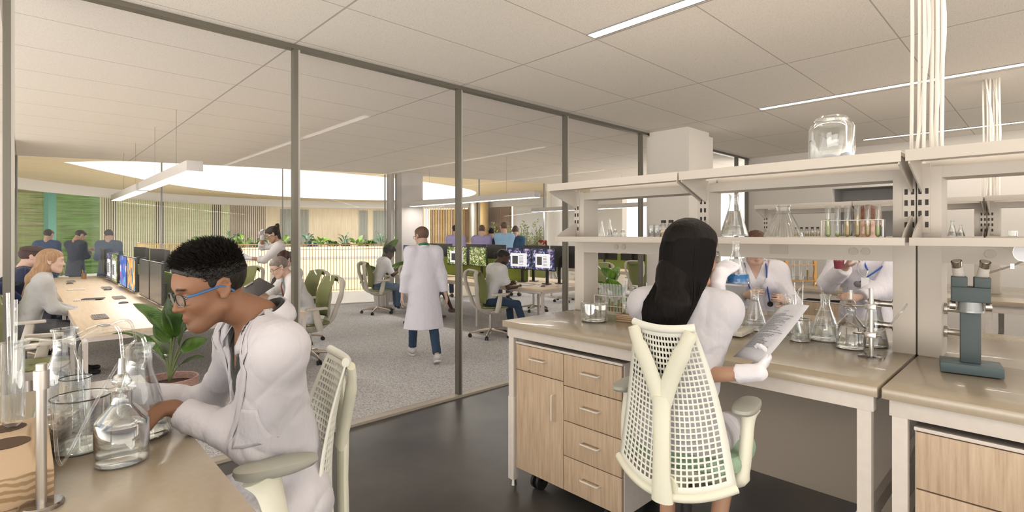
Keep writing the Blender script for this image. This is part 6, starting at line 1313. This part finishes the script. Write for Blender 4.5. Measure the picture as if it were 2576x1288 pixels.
# ---------- chairs, glasses, collars and held things of the two near figures ----------
lattice_chair('lab_chair', 'ivory chair with a lattice back, behind the man in glasses', (.50, 1.65, 0), R(168), .705, mat('grey_cushion', (.3, .3, .3), rough=.9), False, ah=.25)
lattice_chair('lab_chair', 'ivory lattice-backed stool chair with mint cushion under the long-haired woman', (1.90, 1.0, 0), R(9), .775, mat('mint_cushion', (.30, .42, .30), rough=.95, bump=.4, bscale=200), True)
def on_head(J, s, p): return Vector(J['head']+J['HM']@(np.array(p)*s))
def spectacles(body, J, s, name='glasses', frame=None, temple=None, th=.0016):
    H = lambda *p: on_head(J, s, p); g = MB(); rims = []
    for q in (1, -1):
        pts = []
        for a in np.linspace(0, 2*PI, 28, False):
            ca, sa = math.cos(a), math.sin(a); yy = .026*math.copysign(abs(ca)**.7, ca); zz = .0185*math.copysign(abs(sa)**.75, sa); pts.append(H(.1035-.25*abs(q*.033+yy)**1.3*.9, q*.0335+yy, -.004+zz))
        g.tube(pts, th*s, 6, closed=True); rims.append(pts)
    g.tube([H(.104, .009, .004), H(.107, 0, .008), H(.104, -.009, .004)], th*s, 6)
    o = g.build(name, frame or M_black, body)
    for q in (1, -1): MB().tube([H(.090, q*.0605, .006), H(.075, q*.073, .006), H(.0, q*.0815, .010), H(-.012, q*.0815, .004), H(-.035, q*.080, -.018)], [.0022*s]*5, 6, flat=1.6, up=(0, 0, 1)).build('temple', temple or frame or M_black, o)
    for q, r in zip((1, -1), rims):
        b = MB(); c = sum(r, Vector())/len(r); vs = [b.bm.verts.new(p) for p in r]; cc = b.bm.verts.new(c)
        for i in range(len(vs)): b.bm.faces.new((vs[i], vs[(i+1) % len(vs)], cc))
        b.build('lens', pane_glass('lens_glass', (.96, .97, .97), .06, .7, 3), o)
    return o
spectacles(man, Jm, .95*.90, frame=mat('black_acetate', (.012, .012, .014), rough=.2), temple=mat('blue_temple', (.015, .11, .28), rough=.35), th=.0019)
def bvh_of(o):
    me = o.data; return BVHTree.FromPolygons([v.co for v in me.vertices], [p.vertices for p in me.polygons])
def patch(name, body, tree, O, U, Vv, N_, outline, m, lift=.003, th=.0022, n=10):
    """a sewn-on panel: an outline in the plane O,U,V dropped along -N onto a garment"""
    b = MB(); us = [p[0] for p in outline]; vs_ = [p[1] for p in outline]; u0, u1, v0, v1 = min(us), max(us), min(vs_), max(vs_); k = n
    def hit(u, v):
        o_ = Vector(O)+Vector(U)*u+Vector(Vv)*v; h = tree.ray_cast(o_+Vector(N_)*.25, -Vector(N_), .6); return (h[0]+Vector(N_)*lift) if h[0] else None
    c = (sum(us)/len(us), sum(vs_)/len(vs_)); rings = []
    dense = []
    for i in range(len(outline)):
        a, d = outline[i], outline[(i+1) % len(outline)]
        for j in range(5): dense.append((a[0]+(d[0]-a[0])*j/5, a[1]+(d[1]-a[1])*j/5))
    for f in (1, .8, .6, .4, .2):
        r = [hit(c[0]+(p[0]-c[0])*f, c[1]+(p[1]-c[1])*f) for p in dense]
        if any(x is None for x in r): return None
        rings.append([b.bm.verts.new(x) for x in r])
    for a, d in zip(rings, rings[1:]): b.bridge(a, d)
    b.bm.faces.new(rings[-1]); o = b.build(name, m, body, ang=70); mod(o, 'SOLIDIFY', thickness=th, offset=-1); return o
coatm = cm['top'].data.materials[0]; tm_ = bvh_of(cm['top']); Mx = Jm['M']; F_, L_, U_ = Mx[:, 0], Mx[:, 1], Mx[:, 2]; Nk = Jm['neck']
for q in (1, -1):   # lapels and collar, chest pocket
    patch('lapel', man, tm_, Nk, L_*q, U_, nrm(F_+L_*q*.45), [(.060, .035), (.115, -.045), (.088, -.075), (.10, -.10), (.016, -.315), (.020, -.24), (.072, -.01)], coatm, .004, .003)
patch('chest_pocket', man, tm_, Nk, L_, U_, nrm(F_+L_*.3), [(.055, -.20), (.13, -.20), (.13, -.30), (.055, -.30)], coatm, .0025, .0018)
def collar(body, J, m, r0, r1, h, back, gap, name='collar', drop=.05, s=1.):
    b = MB(); M = J['M']; N0 = J['neck']; rows = []
    for k, (rr, zz) in enumerate(((r0, h*.2), (r0*.98, h), (r0*1.04, h*1.05), (r1, h*.15), (r1*1.03, -drop*.3))):
        row = []
        for a in np.linspace(gap, 2*PI-gap, 33):
            fr = (1+math.cos(a))/2; p = N0+M@(np.array([rr*1.02*math.cos(a)-.012+fr*.02*(k > 2), rr*math.sin(a)*1.05, zz-.05*fr*(1+.4*(k > 2))+.012]))*s; row.append(b.bm.verts.new(p))
        rows.append(row)
    for r_, q_ in zip(rows, rows[1:]):
        for i in range(len(r_)-1): b.bm.faces.new((r_[i], r_[i+1], q_[i+1], q_[i]))
    o = b.build(name, m, body, ang=80); mod(o, 'SOLIDIFY', thickness=.003); return o
collar(man, Jm, coatm, .070, .092, .034, 0, .62, drop=.05); collar(man, Jm, mat('shirt_dark', (.045, .045, .045), rough=.9), .061, .068, .036, 0, .45, 'shirt_collar', .03)
# short hair tufts of the man
def tufts(body, J, hs, m, n, L, hairline, seed=3, name='hair_strands', front=True):
    rg = random.Random(seed); b = MB(); H = lambda p: Vector(J['head']+J['HM']@(np.array(p)*hs)); k = 0
    while k < n:
        a = rg.uniform(0, 2*PI); e2 = math.asin(rg.uniform(-.1, 1)); d = np.array([math.cos(a)*math.cos(e2), math.sin(a)*math.cos(e2), math.sin(e2)]); p = np.array([-.014, 0, .042])+d*np.array([.102, .082, .092])
        if not (p[2]-hairline[1]*p[0]+hairline[0] > .022): continue
        k += 1; f = np.clip(d[2]*1.5, .22, 1); c = np.array([.55+rg.uniform(-.2, .2), rg.uniform(-.3, .3), .2]) if front else np.array([-.3, 0, -.2]); dd = d*.6+c*.8; dd /= np.linalg.norm(dd); l = L*f*rg.uniform(.6, 1.15)
        b.tube([H(p-d*.004), H(p+(d*.5+dd*.5)*l*.5), H(p+dd*l+d*l*.25)], [.0016*f+.0004, .0013*f+.0002, .0002], 4, cap=False)
    o = b.build(name, m, body, ang=180); return o
hairm = mat('hair_010100', (.012, .010, .008)); tufts(man, Jm, .95*.90, cm['hair'].data.materials[0], 6500, .026, (.030, 1.25))
# long strands of the woman
sm = mat('hair_strand', (.007, .0055, .005), rough=.6, spec=.12); rg = random.Random(5); b = MB(); hs = 1.02; Mw = Jw['M']; HMw = Jw['HM']; Nw = Jw['neck']
for i in range(1500):
    th = rg.uniform(-2.2, 2.2); side = math.sin(th); bk = math.cos(th); p0 = Jw['head']+HMw@(np.array([-.014-.03*bk, side*.03, .131])*hs); p1 = Jw['head']+HMw@(np.array([-.014-.110*max(bk, -.45), side*.093, .05])*hs); p2 = Jw['head']+HMw@(np.array([-.02-.100*max(bk, -.3), side*.096, -.08])*hs)
    w_ = side+rg.uniform(-.25, .25); p3 = Nw+Mw@np.array([-.088-.02*bk, .035+w_*.078, -.05]); p4 = Nw+Mw@np.array([-.112-.01*rg.random(), .055+w_*.055, -.15]); Ln = rg.uniform(.16, .34); p5 = Nw+Mw@np.array([-.115, .10+w_*.032+rg.uniform(-.022, .022), -Ln])
    b.tube(spline([p0, p1, p2, p3, p4, p5], 3), [.0022]*10+[.0016]*5+[.0004], 4, cap=False)
b.build('hair_strands', sm, wom, ang=180)
# goggles of the woman
def goggles(body, J, s, nm='goggles'):
    H = lambda *p: on_head(J, s, p); b = MB(); rows = []
    for z, k in ((.024, .0), (.018, .006), (-.018, .006), (-.024, 0)): rows.append([b.bm.verts.new(H(.098+k-.9*y*y*6, y, .002+z*(1-.2*(abs(y) < .012)))) for y in np.linspace(-.074, .074, 17)])
    for r, q in zip(rows, rows[1:]):
        for i in range(16): b.bm.faces.new((r[i], r[i+1], q[i+1], q[i]))
    o = b.build(nm, pane_glass('goggle_plastic', (.90, .92, .95), .18, .9, 2), body, ang=80); mod(o, 'SOLIDIFY', thickness=.0025)
    for q in (1, -1): MB().tube([H(.062, q*.076, .012), H(.02, q*.084, .010), H(-.03, q*.083, -.004)], .0032, 6, flat=2, up=(0, 0, 1)).build('temple', pane_glass('goggle_plastic', (.9, .92, .95)), o)
    return o
goggles(wom, Jw, 1.02)
# blue flask, held by the neck
fl = erlen('conical_flask', 'flask of bright blue liquid held up by the gloved hand', tuple(spot(1851, 713, 2.15)), .175, .056, .0155, None)
MB().lathe([(.050, .003), (.0535, .006), (.0535, .012), (.0490, .04)], 40).build('liquid', M_blue, fl)
# sheet of paper in the gloved hand
A, B_, C_, D_ = spot(1845, 898, 2.0), spot(1918, 915, 1.80), spot(2042, 775, 1.82), spot(1968, 778, 2.02)
ps = thing('paper_sheet', 'printed sheet of paper in the gloved hand of the long-haired woman', 'paper', tuple((A+B_)/2)); o0 = (A+B_)/2
def PP(u, v): return (A*(1-u)*(1-v)+B_*u*(1-v)+C_*u*v+D_*(1-u)*v)-o0
nn = (B_-A).cross(D_-A).normalized(); nn = nn if nn.dot(Vector((-1, -.3, 0))) > 0 else -nn
b = MB(); g = [[b.bm.verts.new(PP(i/6, j/10)+nn*(.010*math.sin(i/6*PI)+.012*(j/10)**2)) for j in range(11)] for i in range(7)]
for i in range(6):
    for j in range(10): b.bm.faces.new((g[i][j], g[i+1][j], g[i+1][j+1], g[i][j+1]))
so = b.build('sheet', mat('white_paper', (.62, .62, .66), rough=.9), ps); mod(so, 'SOLIDIFY', thickness=.0006)
b = MB(); rg = random.Random(2)
for k in range(34):
    v = .9-k*.021; u1 = rg.uniform(.55, .9) if k % 6 else .45; u0 = .10
    if k in (0, 1, 2, 20): 
        if k != 1: continue
        u0, u1 = .4, .6
    nu = 6
    for q in range(nu):
        ua, ub = u0+(u1-u0)*q/nu, u0+(u1-u0)*(q+.86)/nu; b.quad(*[PP(u, w)+nn*(.010*math.sin(u*PI)+.012*w*w+.0022) for u, w in ((ua, v), (ub, v), (ub, v-.007), (ua, v-.007))])
b.build('printed_lines', mat('print_grey', (.16, .16, .20)), ps, smooth=False)
# keyboard under the hands of the man
keyboard('keyboard', 'thin grey keyboard under the hands of the man in glasses', (.145, 1.93, ZT+.0005), R(146-180), mkb)
# ---------- things worn and held by the others ----------
def who(k): return next(v for l, v in PE.items() if k in l)
wm, Jk, sk = who('walking away'); cloth_k = dict(top=next(c for c in wm.children if c.name.startswith('lab_coat'))); spectacles(wm, Jk, sk)
for q in (1, -1): MB().tube([Vector(Jk['neck']+Jk['M']@np.array([.075*math.cos(a)-.012, .070*math.sin(a)*q, .014-.045*(1+math.cos(a))*.5+.03])) for a in np.linspace(.3, 3.14, 10)], .0075, 6, flat=2, up=(0, 0, 1)).build('lanyard', mat('lanyard_green', (.03, .20, .09)), wm)
collar(wm, Jk, cloth_k['top'].data.materials[0], .066, .082, .022, 0, .5, drop=.03)
om_, Jo, so_ = who('older grey-haired'); spectacles(om_, Jo, so_, frame=mat('wire_frame', (.1, .09, .08), metal=.8, rough=.3), th=.0012)
collar(om_, Jo, mat('cloth_737273', (.74, .73, .72)), .068, .088, .03, 0, .6, drop=.04)
b = MB(); N0, MM = Jo['neck'], Jo['M']; P = [N0+MM@np.array(p) for p in ((.090, 0, -.035), (.118, 0, -.08), (.135, .0, -.20), (.135, 0, -.33))]; b.tube([Vector(p) for p in P], [.012, .018, .024, .028], 8, flat=.3, up=tuple(MM[:, 0])); b.build('necktie', mat('tie_maroon', (.20, .05, .04), rough=.7), om_)
hm_, Jh, sh_ = who('locs'); HH = lambda *p: on_head(Jh, sh_, p)
b = MB(); b.tube([HH(-.01, .092*math.cos(a), .045+.085*math.sin(a)) for a in np.linspace(.1, PI-.1, 14)], .007, 8); ho = b.build('headphones', M_black, hm_)
for q in (1, -1): MB().tube([HH(-.008, q*.078, -.002), HH(-.008, q*.108, -.002)], .036, 18).build('ear_cup', M_black, ho)
spectacles(hm_, Jh, sh_)
st, Js, ss = who('standing woman with ponytail'); goggles(st, Js, ss)
def slab(name, label, cat, c, rx, ry, rz, w, h, t, m, extra=None):
    o = thing(name, label, cat, c); o.rotation_euler = (R(rx), R(ry), R(rz)); MB().box(-w/2, w/2, -h/2, h/2, -t/2, t/2, bev=t*.3).build('board', m, o)
    MB().box(-w*.18, w*.18, h/2-.03, h/2-.004, t/2, t/2+.008, bev=.002).build('clip', M_steel, o); return o
hl = world_pt(st, Js['wrl'])
slab('clipboard', 'clear clipboard held in the white glove of the standing woman', 'clipboard', hl+Vector((-.13, .10, .07)), 62, 0, 68, .23, .31, .004, pane_glass('clear_board', (.85, .87, .95), .25, .9, 2))
hl = world_pt(om_, Jo['wrl']); slab('clipboard', 'black folder held up by the older man with glasses', 'folder', hl+Vector((-.13, -.02, .10)), 25, -25, 20, .33, .24, .012, mat('folder_black', (.05, .045, .045), rough=.5))
hr = world_pt(om_, Jo['wrr']); tag(MB().tube([(0, 0, 0), (-.03, .02, .14)], .005, 8).build('pen', M_black, loc=hr+Vector((-.10, 0, -.03))), 'dark pen in the writing hand of the older man', 'pen')
cm_, Jc, sc_ = who('flat cap'); b = MB(); HC = lambda *p: on_head(Jc, sc_, p)
rings = [[b.bm.verts.new(HC(.015+r*math.cos(a)*1.15+(.02 if k < 3 else 0)*max(0, math.cos(a)), r*math.sin(a), z+.012*math.cos(a)*0)) for a in np.linspace(0, 2*PI, 24, False)] for k, (r, z) in enumerate(((.092, .075), (.108, .082), (.112, .096), (.10, .118), (.06, .135), (.01, .14)))]
for p, q in zip(rings, rings[1:]): b.bridge(p, q)
b.build('flat_cap', mat('cap_brown', (.06, .035, .025), rough=.95), cm_)
def stetho(body, J, s, m, side=1):
    M = J['M']; N = J['neck']; f = lambda *p: Vector(N+M@(np.array(p)*s)); b = MB()
    b.tube(spline([f(.13, .10*side, -.30), f(.135, .075, -.14), f(.085, .078, -.03), f(-.03, .068, .035), f(-.07, 0, .03), f(-.03, -.068, .035), f(.085, -.078, -.03), f(.14, -.06, -.14), f(.15, -.04, -.2)], 6), .006*s, 8); o = b.build('stethoscope', m, body)
    MB().tube([f(.125, .10*side, -.30), f(.145, .10*side, -.305)], .022*s, 18).build('chest_piece', M_chrome, o); MB().tube(spline([f(.15, -.04, -.2), f(.155, -.06, -.25), f(.15, -.10, -.2), f(.14, -.09, -.12)], 5), .003*s, 6).build('earpiece', M_steel, o)
blue = mat('stethoscope_blue', (.03, .10, .42), rough=.35)
d1, J1, s1 = who('seated across the bench'); stetho(d1, J1, s1, blue); d2, J2, s2 = who('hair in a bun'); stetho(d2, J2, s2, blue, -1)
h = world_pt(d1, J1['wrl']); slab('tablet', 'grey tablet in the hands of the seated doctor', 'tablet', spot(1846, 742, 3.92), 10, -62, 40, .15, .20, .008, mat('tablet_grey', (.30, .31, .33), rough=.3, metal=.4))
t = thing('coffee_cup', 'dark red paper coffee cup in the hand of the standing doctor', 'cup', tuple(spot(2110, 676, 3.68))); MB().lathe([(.028, 0), (.038, .10)], 28).build('cup', mat('cup_maroon', (.22, .03, .05), rough=.5), t); MB().lathe([(.040, .10), (.040, .108), (.034, .115)], 28).build('lid', M_white, t)
letters('COFFEE', .016, mat('cup_print', (.7, .45, .35)), t, Matrix.Translation((-.0345, -.004, .055)) @ Euler((R(84), 0, R(-85))).to_matrix().to_4x4())
M2, N2 = J2['M'], J2['neck']; b = MB(); p = Vector(N2+M2@np.array([.155, -.06, -.30])); b.box(p.x-.002, p.x+.002, p.y-.025, p.y+.025, p.z-.04, p.z+.04); b.build('name_badge', mat('badge_white', (.8, .8, .8)), d2)
# loose things on the office floor and desk
tag(MB().prism([(-.16, -.2), (.16, -.2), (.17, .2), (-.15, .2)], 0, .42).build('white_box', mat('box_white', (.78, .77, .75), rough=.8), loc=(6.0, 3.1, 0)), 'white box on the lab floor behind the bench plant', 'box')
